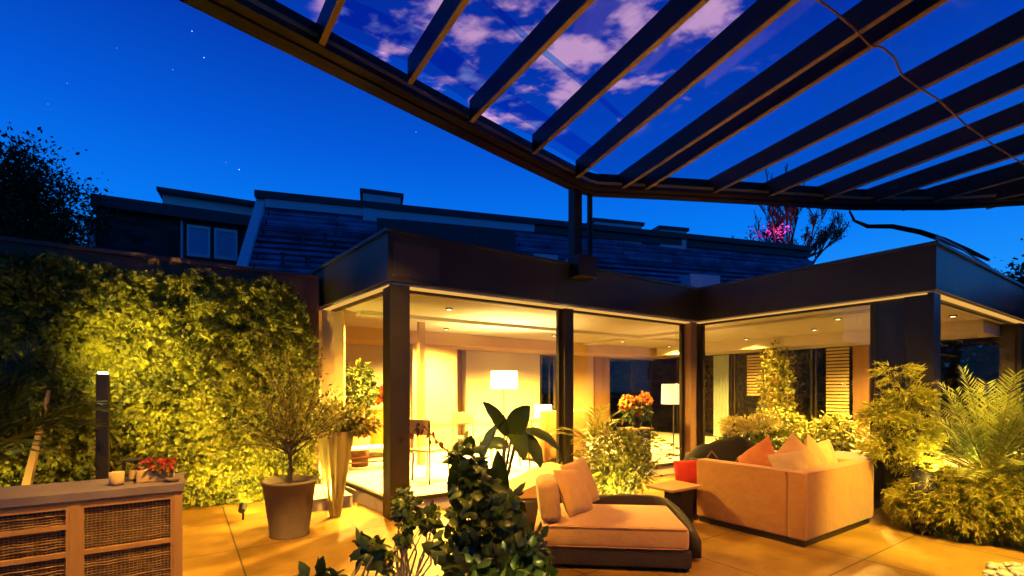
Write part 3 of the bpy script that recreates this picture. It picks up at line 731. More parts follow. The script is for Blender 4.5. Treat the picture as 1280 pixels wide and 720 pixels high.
# small vent pipes seen against the tiles
for fr, al in ((.45, 1.35), (.45, 2.0), (.72, .9), (.75, 1.6)):
    a = Rl.lerp(El, fr)+hd*al; m_ = MB(); m_.tube([a, a+Vector((0, 0, .38))], .05, 10); m_.lathe(a+Vector((0, 0, .39)), [(0, .0), (.09, 0), (.09, .04), (0, .08)], 10); m_.build('vent_pipe', M['cap'], ro)

h2 = thing('flat_roof_house', 'dark brick flat-roofed house with two pale framed windows above the ivy wall', 'house', P(210, 16, 0))
A = HP(108, 250); A.z = 0; B = HP(327, 268); B.z = 0; d2 = (B-A).normalized(); n2 = Vector((d2.y, -d2.x, 0))
zt = 1.45+(487-246)/F*A.y
zt = 7.0
def hb(u, dn=0): # point on house front at column u
    a = (u-640)/F; t_ = (A.x-a*A.y)/(a*d2.y-d2.x); q = A+d2*t_; return q+n2*dn
def fbox(u0, u1, z0, z1, n0, n1):
    m_ = MB(); a, b = hb(u0), hb(u1); q = [a+n2*n1, b+n2*n1, b+n2*n0, a+n2*n0]
    m_.hexa([Vector((p.x, p.y, z0)) for p in q]+[Vector((p.x, p.y, z1)) for p in q]); return m_
def zv(u, v): return EYE-(v-HZ)/F*hb(u).y
z_r = zv(120, 247)
wl = fbox(120, 326, 0, z_r-.35, -5, 0).build('wall', M['brick'], h2); adduv(wl, d2, Vector((0, 0, 1)))
fbox(110, 119.5, 0, z_r-.6, -3, 0.1).build('side_pier', M['zinc'], h2)
r2 = fbox(118, 330, z_r-.348, z_r, -5.2, .35).build('roof', M['cap'], h2)
zc0, zc1 = z_r+.002, zv(193, 224)
fbox(193, 330, zc0, zc1-.55, -4, -.9).build('upper_storey', M['brick'], h2); adduv(bpy.data.objects['upper_storey'], d2, Vector((0, 0, 1)))
fbox(195, 330, zc1-.548, zc1-.12, -3.9, -.95).build('clerestory', M['paleblue'], h2)
fbox(190, 333, zc1-.118, zc1, -4.3, -.6).build('upper_roof', M['cap'], h2)
fbox(226, 229, 3.0, z_r-.36, .001, .06).build('downpipe', M['zinc'], h2)
for u0, u1 in ((234, 263), (268, 297)):
    z0, z1 = zv(250, 322), zv(250, 283)
    f_ = MB()
    for (a_, b_, c_, e_) in ((u0, u0+3, z0, z1), (u1-3, u1, z0, z1), (u0+3, u1-3, z0, z0+.1), (u0+3, u1-3, z1-.1, z1)):
        t_ = fbox(a_, b_, c_, e_, .002, .08); f_.add(t_.v, t_.f)
    wf = f_.build('window_frame', M['paleblue'], h2)
    fbox(u0+3, u1-3, z0+.1, z1-.1, .002, .03).build('pane', M['skybluepane'], wf)

# ================================================================== TREES
def tree(name, label, base, h, trunk_r, spread, leaf, leafmat_, per, lsz, depth=4, kids=4, lean=(0, 0, 1), cat='tree', bark='bark', up=.25, sp=.25, first=.45):
    t = thing(name, label, cat, base)
    segs, tips = grow(Vector(base), lean, h*first, trunk_r, depth, spread=spread, kids=kids, up=up, shrink=.66)
    mb = MB()
    for p, r in segs: mb.tube(p, r, 5)
    mb.build('trunk', M[bark], t, smooth=True)
    if leaf: tips_leaves('crown', M[leafmat_], tips, per, sp, lsz, lsz*.55, t)
    return t, tips
random.seed(11)
tree('garden_tree', 'leafy dark tree above the garden wall at the far left', P(22, 11, 0), 5.7, .11, .40, True, 'treeleaf', 11, .10, depth=4, kids=5, up=.3, sp=.17, first=.5)
random.seed(5)
bt = thing('blossom_tree', 'bare branching tree with pink blossom behind the long tiled roof', 'tree', P(985, 26, 0))
mb = MB(); b0 = P(985, 26, 0); mb.tube([b0, b0+Vector((.1, 0, 4)), b0+Vector((0, 0, 8.2))], [.3, .25, .2], 8); tips = []
for k in range(15):
    a_ = -1.15+2.3*k/14+random.gauss(0, .06); sg_, tp_ = grow(b0+Vector((random.gauss(0, .25), 0, random.uniform(7.2, 8.4))), (math.sin(a_), random.gauss(0, .35), math.cos(a_)), 3.0-.7*abs(a_), .07, 3, spread=.33, kids=4, up=.25, shrink=.5, wob=.06)
    tips += tp_
    for p, r in sg_: mb.tube(p, [max(x, .018) for x in r], 4)
mb.build('trunk', M['bark'], bt); tips_leaves('crown', M['treeleaf'], [q for q in tips if q[0].x > b0.x+.2 or q[0].z < 9.6], 2, .10, .10, .05, bt)
m_ = MB()
pk = P(963, 25.5, v=292)
for k in range(170):
    c = pk+Vector((random.gauss(0, .5), random.gauss(0, .4), random.gauss(0, .16))); m_.rbox(c, (.09, .09, .06), Matrix.Rotation(random.random()*3, 3, 'X'), .02, 1)
m_.build('blossom', M['pinkflower'], bt)
point('pink_tree_light', pk+Vector((0, -1.0, -.2)), 60, (1, .12, .6), .1, par=bt)
random.seed(3)
tree('bare_tree', 'thin bare twigs of a distant tree behind the right roof', P(1105, 40, 0), 12.0, .14, .35, False, None, 0, 0, depth=4, kids=3, up=.5, first=.5)
tree('garden_tree', 'dark bushy tree beyond the right wing at the frame edge', P(1290, 17, 0), 5.6, .16, .6, True, 'treeleaf', 30, .16, depth=4, kids=4, up=.1, sp=.4, first=.5)
# dark boundary hedges behind the pavilion
def hedgebox(label, s0, s1, t0, t1, h, n):
    pos = []
    for i in range(n):
        s_ = RNG.uniform(s0, s1); t_ = RNG.uniform(t0, t1); z = h*RNG.random()**.8; z += .15*fbm((s_, t_, 0), 1.5)*(z/h)
        pos.append(W(s_, t_, max(0, z)))
    n = len(pos); o = leafmesh('boundary_hedge', M['treeleaf'], [tuple(p) for p in pos], rnd(n), rnd(n), .18, .14, origin=W((s0+s1)/2, (t0+t1)/2))
    tag(o, label, 'hedge'); return o
hedgebox('tall dark boundary hedge seen through the rear windows', 4.0, 13.8, 6.6, 7.3, 4.1, 16000)
hedgebox('dark clipped hedge seen through the right wing', 13.0, 13.8, -3.2, -.9, 2.4, 5000)
hedgebox('taller dark hedge beyond the right wing, behind the rear windows', 13.0, 13.8, -.9, 6.5, 3.7, 12000)
hedgebox('dark hedge beyond the right end of the pavilion', 13.0, 13.8, -7, -3.2, 3.6, 7000)

# ================================================================== LEFT: CABINET, OBJECTS
ZC = .80
cq = PZ(228, 604, ZC); cs_, ct_ = (cq-C0).dot(D), (cq-C0).dot(E)
cab = thing('wicker_cabinet', 'long outdoor cabinet with slate top and woven wicker doors', 'cabinet', (cq.x, cq.y, 0))
LN, DP = 1.55, .52
MB().box(cs_-LN, cs_+.012, ct_-.012, ct_+DP, ZC-.05, ZC).build('cabinet_top', M['slate'], cab)
posts = [(cs_-.05, cs_), (cs_-.585, cs_-.535), (cs_-1.07, cs_-1.02), (cs_-LN+.01, cs_-LN+.06)]
for i, (a, b) in enumerate(posts):
    MB().box(a, b, ct_, ct_+.05, 0, ZC-.052).build('leg', M['cabwood'], cab)
MB().box(cs_-.05, cs_, ct_+DP-.06, ct_+DP-.01, 0, ZC-.052).build('leg', M['cabwood'], cab)
MB().box(cs_-LN+.06, cs_-.05, ct_+.06, ct_+DP-.02, .1, ZC-.06).build('body', M['dark'], cab)
sd = MB()
for k in range(18): sd.box(cs_-.03, cs_-.015, ct_+.052, ct_+DP-.062, .12+k*.035, .14+k*.035)
sd.build('side_slats', M['wicker'], cab)
for i in range(3):
    b0, a0 = posts[i+1][1], posts[i][0]; zt_ = ZC-.056
    fr = MB(); fr.box(b0, a0, ct_+.004, ct_+.03, zt_-.045, zt_) ; fr.box(b0, b0+.018, ct_+.005, ct_+.029, .10, zt_-.002); fr.box(a0-.018, a0, ct_+.005, ct_+.029, .10, zt_-.002); fr.box(b0, a0, ct_+.004, ct_+.03, .10, .14); fr.box(b0, a0, ct_+.004, ct_+.03, .40, .43)
    if i: fr.box(b0, a0, ct_+.003, ct_+.034, zt_-.17, zt_-.14)
    dr = fr.build('door', M['cabwood'], cab)
    wk = MB(); z = .15
    while z < zt_-.05:
        off = random.uniform(-.002, .002); rr_w = random.choice((.0035, .0045, .007))
        wk.tube([W(b0+.005+(a0-b0-.01)*j/8, ct_+.022+off+(.004 if j % 2 else -.004), z+.002*math.sin(j*2+z*40)) for j in range(9)], rr_w, 5); z += .0165
    x = b0+.012
    while x < a0-.01:
        wk.tube([W(x+.001*math.sin(j*3), ct_+.022+(.004 if j % 2 else -.004), .145+(zt_-.05-.145)*j/10) for j in range(11)], .0028, 4); x += .021
    wk.build('wicker_weave', M['wicker'], dr)
# things on the cabinet
def oncab(ds, dt, z=0): return W(cs_+ds, ct_+dt, ZC+z)
def cup(name, label, cat, loc, prof, m, grp=None, n=20):
    o = MB().lathe(loc, prof, n).build(name, M[m], None, True, origin=loc); return tag(o, label, cat, grp)
def onc(u, dt): 
    # ds for column u at row dt
    lo, hi = -1.5, .1
    for _ in range(40):
        md = (lo+hi)/2; q = oncab(md, dt)
        if 640+F*q.x/q.y < u: lo = md
        else: hi = md
    return (lo+hi)/2
l1 = oncab(onc(146, .16), .16); o = cup('candle_jar', 'cream candle jar standing left on the cabinet', 'candle', l1, [(0, .0), (.035, 0), (.04, .02), (.043, .09), (.036, .093), (.034, .05), (0, .05)], 'cream')
l2 = oncab(onc(166, .34), .34); ln_ = thing('lantern', 'small dark framed lantern with a candle on the cabinet', 'lantern', l2)
fm = MB()
for a in (-.05, .05):
    for b in (-.05, .05): fm.rbox(l2+D*a+E*b+Vector((0, 0, .07)), (.01, .01, .14), ROT, 0)
fm.rbox(l2+Vector((0, 0, .005)), (.12, .12, .01), ROT, .002, 1); fm.rbox(l2+Vector((0, 0, .146)), (.12, .12, .012), ROT, .003, 1); fm.build('frame', M['dark'], ln_)
MB().lathe(l2+Vector((0, 0, .011)), [(0, 0), (.025, 0), (.025, .06), (0, .062)], 14).build('candle', M['cream'], ln_)
l3 = oncab(onc(195, .22), .22); bx = thing('planter_trough', 'cream rectangular flower trough with red flowers on the cabinet', 'planter', l3)
t_ = MB(); t_.rbox(l3+Vector((0, 0, .045)), (.22, .11, .09), ROT, .008, 2); t_.build('trough', M['cream'], bx)
bush('flowers', M['redflower'], l3+Vector((0, 0, .115)), (.12, .07, .04), 260, .03, .022, bx, 0)
bush('leaves', M['midleaf'], l3+Vector((0, 0, .10)), (.13, .07, .03), 200, .035, .02, bx, 0)
o = cup('small_bowl', 'low brown bowl at the right end of the cabinet top', 'bowl', oncab(onc(216, .10), .10), [(0, 0), (.03, 0), (.045, .03), (.042, .03), (.028, .006), (0, .006)], 'pot')
# leaning board by the left edge
a = P(24, 4.6, v=640); b = P(60, 5.0, v=488); ln2 = MB(); dd = (b-a).normalized(); sd_ = dd.cross(Vector((0, 1, 0))).normalized()
gz = -a.z/(dd.z); a0_ = a+dd*gz
q = [a0_-sd_*.06, a0_+sd_*.06, a0_+sd_*.06+Vector((0, .03, 0)), a0_-sd_*.06+Vector((0, .03, 0))]; q2 = [b-sd_*.012, b+sd_*.012, b+sd_*.012+Vector((0, .02, 0)), b-sd_*.012+Vector((0, .02, 0))]
ln2.hexa(q+q2); tag(ln2.build('leaning_board', M['honey'], origin=a0_), 'pale tapered wooden board leaning in the ivy behind the cabinet', 'board')

# palms
def frond(mbs, base, d, length, droop, n_leaf, lw, ll, pos, dirs, nors, lens, wds):
    d = Vector(d).normalized(); p = Vector(base); pts = [p.copy()]; k = 12
    for i in range(k):
        d = (d+Vector((0, 0, -droop*(i/k)**1.2/k*2.2))).normalized(); p = p+d*(length/k); pts.append(p.copy())
    mbs.tube(pts, [.008*(1-.8*i/k) for i in range(k+1)], 4)
    for i in range(n_leaf):
        f = .12+.88*i/n_leaf; x = f*k; j = min(int(x), k-1); q = pts[j].lerp(pts[j+1], x-j); td = (pts[j+1]-pts[j]).normalized()
        sd = td.cross(Vector((0, 0, 1)))
        if sd.length < .05: sd = td.orthogonal()
        sd.normalize(); up_ = sd.cross(td)
        for sg in (1, -1):
            ld = (sd*sg*.75+td*.75+up_*.22+Vector((random.gauss(0, .08), random.gauss(0, .08), random.gauss(0, .08)-.1)))
            pos.append(tuple(q)); dirs.append(tuple(ld)); nors.append(tuple(up_)); lens.append(ll*(.5+.9*math.sin(PI*min(1, f*.9+.05)))*.8); wds.append(lw)
def palm(name, label, base, stem_h, nf, length, lw=.016, ll=.24, m='palmleaf', droop=1.0, tilt=(.2, 1.2), bark='bark', nl=26, az=None, trunkr=.05):
    t = thing(name, label, 'palm', base); base = Vector(base); mb = MB(); top = base+Vector((0, 0, stem_h))
    MB().tube([base, base+Vector((.01, 0, stem_h*.5)), top], [trunkr, trunkr*.85, trunkr*.8], 10).build('trunk', M[bark], t)
    pos, dirs, nors, lens, wds = [], [], [], [], []
    for k in range(nf):
        az_ = (2*PI*k/nf+random.gauss(0, .25)) if az is None else random.uniform(*az); te = random.uniform(*tilt)
        frond(mb, top+Vector((random.gauss(0, .02), random.gauss(0, .02), 0)), (math.cos(az_)*math.sin(te), math.sin(az_)*math.sin(te), math.cos(te)), length*random.uniform(.75, 1.1), droop, nl, lw, ll, pos, dirs, nors, lens, wds)
    mb.build('frond_stalks', M['midleaf'], t)
    leafmesh('fronds', M[m], pos, dirs, nors, np.array(lens), np.array(wds), t, fold=.3, curl=.12)
    return t
random.seed(21)
palm('palm', 'dark feathery palm at the left edge of the photo in front of the ivy', P(-12, 4.15, 0), .9, 22, .95, m='darkleaf', ll=.26, lw=.02)
# ================================================================== POTTED TREE
pb = PZ(362, 668, 0); pt = thing('potted_tree', 'small round-headed tree in a brown clay pot on the paving before the ivy', 'potted tree', pb)
MB().lathe(pb, [(0, .0), (.185, 0), (.18, .01), (.245, .52), (.26, .525), (.26, .55), (.235, .55), (.225, .48), (0, .48)], 32).build('pot', M['pot'], pt, True)
MB().lathe(pb, [(0, .481), (.235, .481), (.235, .49), (0, .495)], 24).build('soil', M['soil'], pt)
random.seed(9)
mb = MB(); tips = []
top = pb+Vector((.0, 0, .92)); mb.tube([pb+Vector((0, 0, .45)), pb+Vector((.01, 0, .7)), top], [.022, .02, .018], 8)
for k in range(50):
    az_ = random.uniform(0, 2*PI); te = random.uniform(.0, 1.3)
    dr = Vector((math.cos(az_)*math.sin(te), math.sin(az_)*math.sin(te), math.cos(te)*1.05+.1)); Ln = random.uniform(.45, .86)*(.95 if te > .9 else 1.12)
    p = top-Vector((0, 0, random.uniform(0, .15))); pts = [p.copy()]; 
    for i in range(7):
        dr = (dr+Vector((random.gauss(0, .10), random.gauss(0, .10), random.gauss(0, .08)))).normalized(); p = p+dr*Ln/7; pts.append(p.copy())
        if i > 0: tips.append((p.copy(), dr.copy()))
    mb.tube(pts, [.008*(1-.11*i) for i in range(8)], 4)
mb.build('trunk', M['bark'], pt)
tips_leaves('crown', M['midleaf'], tips, 6, .028, .048, .02, pt, .0)
# ================================================================== BRASS PLANTER + PLANT
bp_ = PZ(419, 646, 0); tp = thing('tall_planter', 'tall tapered brass planter with a spreading plant beside the left glass', 'planter', bp_)
m_ = MB(); nn = 28
for i, (r, z) in enumerate([(.0, 0), (.055, 0), (.06, .02), (.20, .98), (.19, .98), (.17, .9), (0, .9)]):
    for j in range(nn):
        a = 2*PI*j/nn; q = 1+(.05 if j % 2 else -.03); m_.v.append((bp_.x+r*q*math.cos(a), bp_.y+r*q*math.sin(a), z))
for i in range(6):
    for j in range(nn): m_.f.append((i*nn+j, i*nn+(j+1) % nn, (i+1)*nn+(j+1) % nn, (i+1)*nn+j))
m_.build('vase', M['brass'], tp)
bush('foliage', M['yleaf'], bp_+Vector((.02, 0, 1.12)), (.30, .24, .17), 900, .075, .035, tp, .3)
bush('foliage', M['midleaf'], bp_+Vector((.26, .15, 1.08)), (.2, .2, .14), 420, .07, .035, tp, .3)
# indoor plant, orange sideboard, slatted bench behind left glass
ip = P(450, 8.2, .15); it = thing('indoor_plant', 'dark green bushy plant behind the left glass, above the orange sideboard', 'plant', ip)
MB().lathe(ip, [(0, 0), (.13, 0), (.17, .5), (.15, .5), (0, .45)], 20).build('pot', M['terrarim'], it, True)
MB().tube([ip+Vector((0, 0, .45)), ip+Vector((.02, 0, 1.1))], .015, 6).build('stem', M['bark'], it)
bush('foliage', M['darkleaf'], ip+Vector((0, 0, 1.35)), (.27, .22, .38), 700, .09, .05, it, .2)
ib = P(476, 9.3, .15); it = thing('orange_sideboard', 'orange low sideboard inside, left of the corner column', 'sideboard', ib)
MB().rbox(ib+Vector((0, 0, .55)), (1.0, .4, .74), ROT, .01, 1).build('body', mat('orange lacquer', (.75, .15, .01), (.8, .2, .015), .5), it)
MB().rbox(ib+Vector((0, 0, .935)), (1.04, .44, .03), ROT, .004, 1).build('top', M['honey'], it)
for a_ in (-.45, .45): MB().rbox(ib+D*a_+Vector((0, 0, .09)), (.04, .3, .18), ROT, 0).build('leg', M['dark'], it)
fb = ib+Vector((.12, -.02, .95)); it = thing('flower_vase', 'vase of red and orange flowers on the orange sideboard', 'flowers', fb)
MB().lathe(fb, [(0, 0), (.05, 0), (.07, .1), (.03, .18), (0, .17)], 16).build('vase', M['dark'], it, True)
bush('flowers', M['redflower'], fb+Vector((.02, 0, .30)), (.17, .15, .15), 300, .06, .045, it, 0); bush('flowers', M['orangeflower'], fb+Vector((-.12, 0, .22)), (.16, .15, .14), 200, .06, .045, it, 0)
sb = P(462, 7.9, .15); it = thing('slatted_bench', 'low white slatted bench on the indoor floor behind the left glass', 'bench', sb)
m_ = MB()
for k in range(7): m_.rbox(sb+E*(-.21+k*.07)+Vector((0, 0, .36)), (.9, .05, .025), ROT, .004, 1)
m_.build('seat', M['white'], it)
for a_ in (-.4, .4):
    for b_ in (-.18, .18): MB().rbox(sb+D*a_+E*b_+Vector((0, 0, .17)), (.03, .03, .34), ROT, 0).build('leg', M['white'], it)
m_ = MB(); 
for z in (.12, .2): m_.rbox(sb+Vector((0, -.0, z)), (.8, .02, .02), ROT, 0)
m_.build('rail', M['wicker'], it)

# ================================================================== INTERIOR
def floor_lamp(u, Y, vtop, vbot, wpx, label, shade, pw, z0=.15):
    b = P(u, Y, z0); t = thing('floor_lamp', label, 'lamp', b); zt_, zb_ = EYE-(vtop-HZ)/F*Y, EYE-(vbot-HZ)/F*Y; r = wpx/2/F*Y
    MB().lathe(b, [(0, 0), (.14, 0), (.14, .02), (0, .025)], 20).build('base', M['dark'], t)
    MB().tube([b, Vector((b.x, b.y, zb_+.03))], .011, 8).build('stem', M['dark'], t)
    MB().lathe((b.x, b.y, 0), [(r*1.0, zb_), (r*.96, zt_), (r*.94, zt_), (r*.98, zb_)], 32).build('lamp_shade', M[shade], t, True)
    if pw: point('lamp_light', (b.x, b.y, (zt_+zb_)/2), pw*2, (1, .62, .22), .06, par=t)
    return t
floor_lamp(630, 8.6, 464, 486, 34, 'slim floor lamp with glowing white drum shade before the cream wall', 'shade', 160)
floor_lamp(842, 9.6, 480, 505, 30, 'floor lamp with dim white drum shade by the dark rear windows', 'shadedim', 12)
tb = P(679, 11.6, .15); it = thing('side_table', 'small indoor side table under the little table lamp', 'table', tb)
MB().rbox(tb+Vector((0, 0, .55)), (.5, .5, .03), ROT, .004, 1).build('table_top', M['honey'], it)
for a_ in (-.2, .2):
    for b_ in (-.2, .2): MB().rbox(tb+D*a_+E*b_+Vector((0, 0, .267)), (.03, .03, .535), ROT, 0).build('leg', M['honey'], it)
tl = tb+Vector((0, 0, .565)); it = thing('table_lamp', 'small table lamp with square cream shade beside the dark window', 'lamp', tl)
MB().lathe(tl, [(0, 0), (.07, 0), (.05, .03), (.02, .1), (0, .11)], 16).build('base', M['honey'], it)
MB().rbox(tl+Vector((0, 0, .22)), (.30, .30, .30), ROT, .01, 1).build('lamp_shade', M['shade'], it)
# indoor armchair/sofa
def armchair(name, label, c, w_, d_, rot, m, seat=.42, back=.85, cat='armchair', arms=True):
    t = thing(name, label, cat, c); R = Matrix.Rotation(rot, 3, 'Z'); c = Vector(c)
    def bx_(x, y, z, sx, sy, sz, nm, bev=.04): MB().rbox(c+R @ Vector((x, y, z)), (sx, sy, sz), R, bev, 3).build(nm, M[m], t, True)
    bx_(0, 0, seat/2+.03, w_, d_, seat-.1, 'base'); bx_(0, -.02, seat+.03, w_-.3, d_-.15, .12, 'seat_cushion')
    bx_(0, d_/2-.09, (seat+back)/2-.05, w_, .18, back-.1-.06, 'backrest')
    if arms:
        for sg in (-1, 1): bx_(sg*(w_/2-.08), 0, .32, .16, d_, .56, 'arm')
    return t
armchair('indoor_armchair', 'tan armchair inside, right of the tall leaves', P(690, 9.0, .15), 1.0, .85, TH+PI, 'sofa')
# glass table and light chairs
gt = P(556, 7.6, .15); it = thing('glass_table', 'indoor glass table with slim honey legs behind the front glass', 'table', gt)
MB().rbox(gt+Vector((0, 0, .74)), (1.5, .8, .015), ROT, .004, 1).build('table_top', M['sideglass'], it)
for a_ in (-.68, .68):
    for b_ in (-.33, .33): MB().tube([gt+D*a_+E*b_, gt+D*a_*.93+E*b_*.9+Vector((0, 0, .73))], .018, 8).build('leg', M['white'], it)
def dchair(u, Y, rot, label):
    c = P(u, Y, .15); t = thing('dining_chair', label, 'chair', c, 'chairs around the glass table'); R = Matrix.Rotation(rot, 3, 'Z')
    MB().rbox(c+R @ Vector((0, 0, .45)), (.42, .42, .03), R, .01, 2).build('seat', M['honey'], t)
    MB().rbox(c+R @ Vector((0, .2, .78)), (.40, .02, .22), R, .008, 2).build('backrest', M['honey'], t)
    for x, y in ((-.19, -.19), (.19, -.19)): MB().tube([c+R @ Vector((x*1.1, y*1.1, 0)), c+R @ Vector((x, y, .44))], .011, 6).build('leg', M['dark'], t)
    for x in (-.19, .19): MB().tube([c+R @ Vector((x*1.1, .23, 0)), c+R @ Vector((x, .2, .45)), c+R @ Vector((x, .21, .88))], .011, 6).build('leg', M['dark'], t)
dchair(536, 6.9, 2.6, 'honey wood chair at the left end of the glass table'); dchair(583, 8.6, .4, 'honey wood chair on the far side of the glass table'); dchair(640, 7.9, -1.2, 'honey wood chair at the right end of the glass table')
# picture-like items: shelves and curtain at back right of left wing
cu = MB(); x0 = 6.5
for k in range(16):
    pass
cpts = [W(6.47+.04*k, 4.80+(.03 if k % 2 else -.02), 0) for k in range(14)]
cm = MB(); strip(cm, cpts, [p+E*.008 for p in cpts], .17, 2.37); tag(cm.build('curtain', M['curtain'], origin=W(6.7, 4.8)), 'gathered cream curtain beside the small rear window', 'curtain')
cpts = [W(SR-.20+(.03 if k % 2 else -.02), 2.3+.045*k, 0) for k in range(11)]
cm = MB(); strip(cm, cpts, [p+D*.008 for p in cpts], .17, 2.38); tag(cm.build('curtain', M['palecurtain'], origin=W(SR-.2, 2.5)), 'pale greenish curtain at the far dark windows', 'curtain')
# vase with orange flowers
ob = P(796, 8.3, .15); it = thing('pedestal', 'dark pedestal indoors under the orange flowers', 'pedestal', ob)
MB().rbox(ob+Vector((0, 0, .31)), (.34, .34, .62), ROT, .01, 1).build('body', M['dark'], it)
MB().rbox(ob+Vector((0, 0, .635)), (.40, .40, .025), ROT, .004, 1).build('top', M['wood'], it)
fb = ob+Vector((0, 0, .65)); it = thing('flower_vase', 'large vase of orange flowers on the dark pedestal', 'flowers', fb)
MB().lathe(fb, [(0, 0), (.06, 0), (.09, .09), (.04, .2), (0, .19)], 16).build('vase', M['dark'], it, True)
for dx_, dz_ in ((-.15, .42), (.13, .45), (.0, .33)): bush('flowers', M['orangeflower'], fb+Vector((dx_, 0, dz_)), (.13, .12, .12), 200, .06, .05, it, 0)
bush('leaves', M['darkleaf'], fb+Vector((0, 0, .28)), (.26, .2, .15), 250, .09, .05, it, 0)
# lit blinds in the right wing rear wall
def blind(t0, t1, z0, z1, label):
    m_ = MB(); z = z0
    while z < z1: m_.box(SR-.30, SR-.26, t0, t1, z, z+.05); z += .075
    tag(m_.build('slatted_blind', M['blind'], origin=W(SR-.28, (t0+t1)/2, z1)), label, 'blind', 'slatted blinds in the right wing')
blind(1.35, 1.75, 1.3, 2.35, 'short yellow slatted blind left of the climbing plant'); blind(-.55, -.1, .9, 2.35, 'yellow slatted blind right of the climbing plant')
# climbing plants inside right wing
vp = W(SR-1.2, .55, .15); it = thing('climbing_plant', 'tall yellow lit climbing plant on a slim trellis inside the right wing', 'plant', vp)
MB().rbox(vp+Vector((0, 0, .25)), (.7, .3, .5), ROT, .01, 1).build('pot', M['dark'], it)
tr_ = MB()
for a_ in (-.25, 0, .25): tr_.rbox(vp+D*0+E*a_+Vector((0, 0, 1.3)), (.02, .02, 1.9), ROT, 0)
tr_.build('trellis', M['wood'], it)
pos, d_ = blob_points(vp+Vector((0, 0, 1.35)), (.30, .42, 1.0), 1500, .5, 2.5, .5)
leafmesh('foliage', M['midleaf'], pos, d_+rnd(len(pos))*.7, d_+rnd(len(pos))*.5, .085, .06, it)
for u_, Y_, zz_, rad, lab in ((975, 8.6, .60, (.45, .35, .34), 'bushy yellow lit plant at the left of the climbing plant'), (1045, 8.1, .55, (.42, .35, .32), 'bushy yellow lit plant at the right of the climbing plant')):
    b_ = P(u_, Y_, .15); it = thing('indoor_plant', lab, 'plant', b_)
    MB().lathe(b_, [(0, 0), (.16, 0), (.2, .4), (.18, .4), (0, .35)], 20).build('pot', M['dark'], it, True)
    bush('foliage', M['midleaf'], b_+Vector((0, 0, zz_)), rad, 900, .09, .05, it, .2, .5)

# ================================================================== SOFA (right)
sc_ = Vector((2.67, 4.40, 0)); s0 = (sc_-C0).dot(D); t0 = (sc_-C0).dot(E)
sofa = thing('outdoor_sofa', 'boxy tan fabric sofa seen from behind on the terrace', 'sofa', sc_)
LS, LT = 1.52, 1.14; H = .685; TW = .17
def sbx(a, b, c, d, z0, z1, nm, m, bev=.03):
    A_ = W((a+b)/2, (c+d)/2, (z0+z1)/2); return MB().rbox(A_, (b-a, d-c, z1-z0), ROT, bev, 3).build(nm, M[m], sofa, True)
MB().box(s0+.03, s0+LS-.03, t0+.03, t0+LT-.03, 0, .06).build('plinth', M['dark'], sofa)
sbx(s0, s0+LS, t0, t0+TW, .06, H, 'backrest', 'sofa', .025)
sbx(s0, s0+TW, t0+TW+.001, t0+LT, .06, H, 'arm', 'sofa', .025)
sbx(s0+LS-TW, s0+LS, t0+TW+.001, t0+LT, .06, H, 'arm', 'sofa', .025)
sbx(s0+TW+.002, s0+LS-TW-.002, t0+TW+.002, t0+LT-.01, .06, .26, 'seat_base', 'sofa', .02)
sbx(s0+TW+.01, s0+LS-TW-.01, t0+TW+.01, t0+LT-.01, .262, .42, 'seat_cushion', 'cushion', .05)
for par_, pts_ in (('backrest', [W(s0+.02, t0-.001, .10), W(s0+.02, t0-.001, H-.02)]), ('backrest', [W(s0+LS-.02, t0-.001, .10), W(s0+LS-.02, t0-.001, H-.02)]), ('backrest', [W(s0+.03, t0+.004, H-.006), W(s0+LS-.03, t0+.004, H-.006)]),
                    ('arm', [W(s0+.004, t0+.03, H-.006), W(s0+.004, t0+LT-.03, H-.006)])):
    MB().tube(pts_, .0045, 6).build('piping', M['cushion'], sofa)
def loose(s, t, z, w_, h_, th, nrm, roll, m, label, cat='pillow', grp='pillows on the tan sofa'):
    c = W(s, t, z); o = pillow(w_, h_, th, c, facing(nrm, roll=roll)).build('pillow', M[m], None, True, origin=c); return tag(o, label, cat, grp)
loose(s0+.34, t0+.62, .66, .46, .46, .16, -D*1+E*.3+Vector((0, 0, .35)), .7, 'orange', 'orange pillow, second from the left above the sofa arm')
loose(s0+.34, t0+.30, .66, .34, .34, .14, -D*.8-E*.6+Vector((0, 0, .4)), .2, 'cream', 'small rounded cream pillow right of the orange pillow')
loose(s0+.52, t0+.33, .69, .46, .46, .17, -E*1-D*.5+Vector((0, 0, .3)), .72, 'cushion', 'tan pillow standing on its corner in the middle of the sofa')
loose(s0+.86, t0+.29, .67, .46, .46, .18, -E*1+D*.2+Vector((0, 0, .3)), .65, 'cushion', 'tan pillow on its corner left of the pale pillow')
loose(s0+1.10, t0+.33, .68, .46, .40, .14, -E*1-D*.15+Vector((0, 0, .25)), .12, 'cream', 'pale cream pillow, rightmost on the sofa')
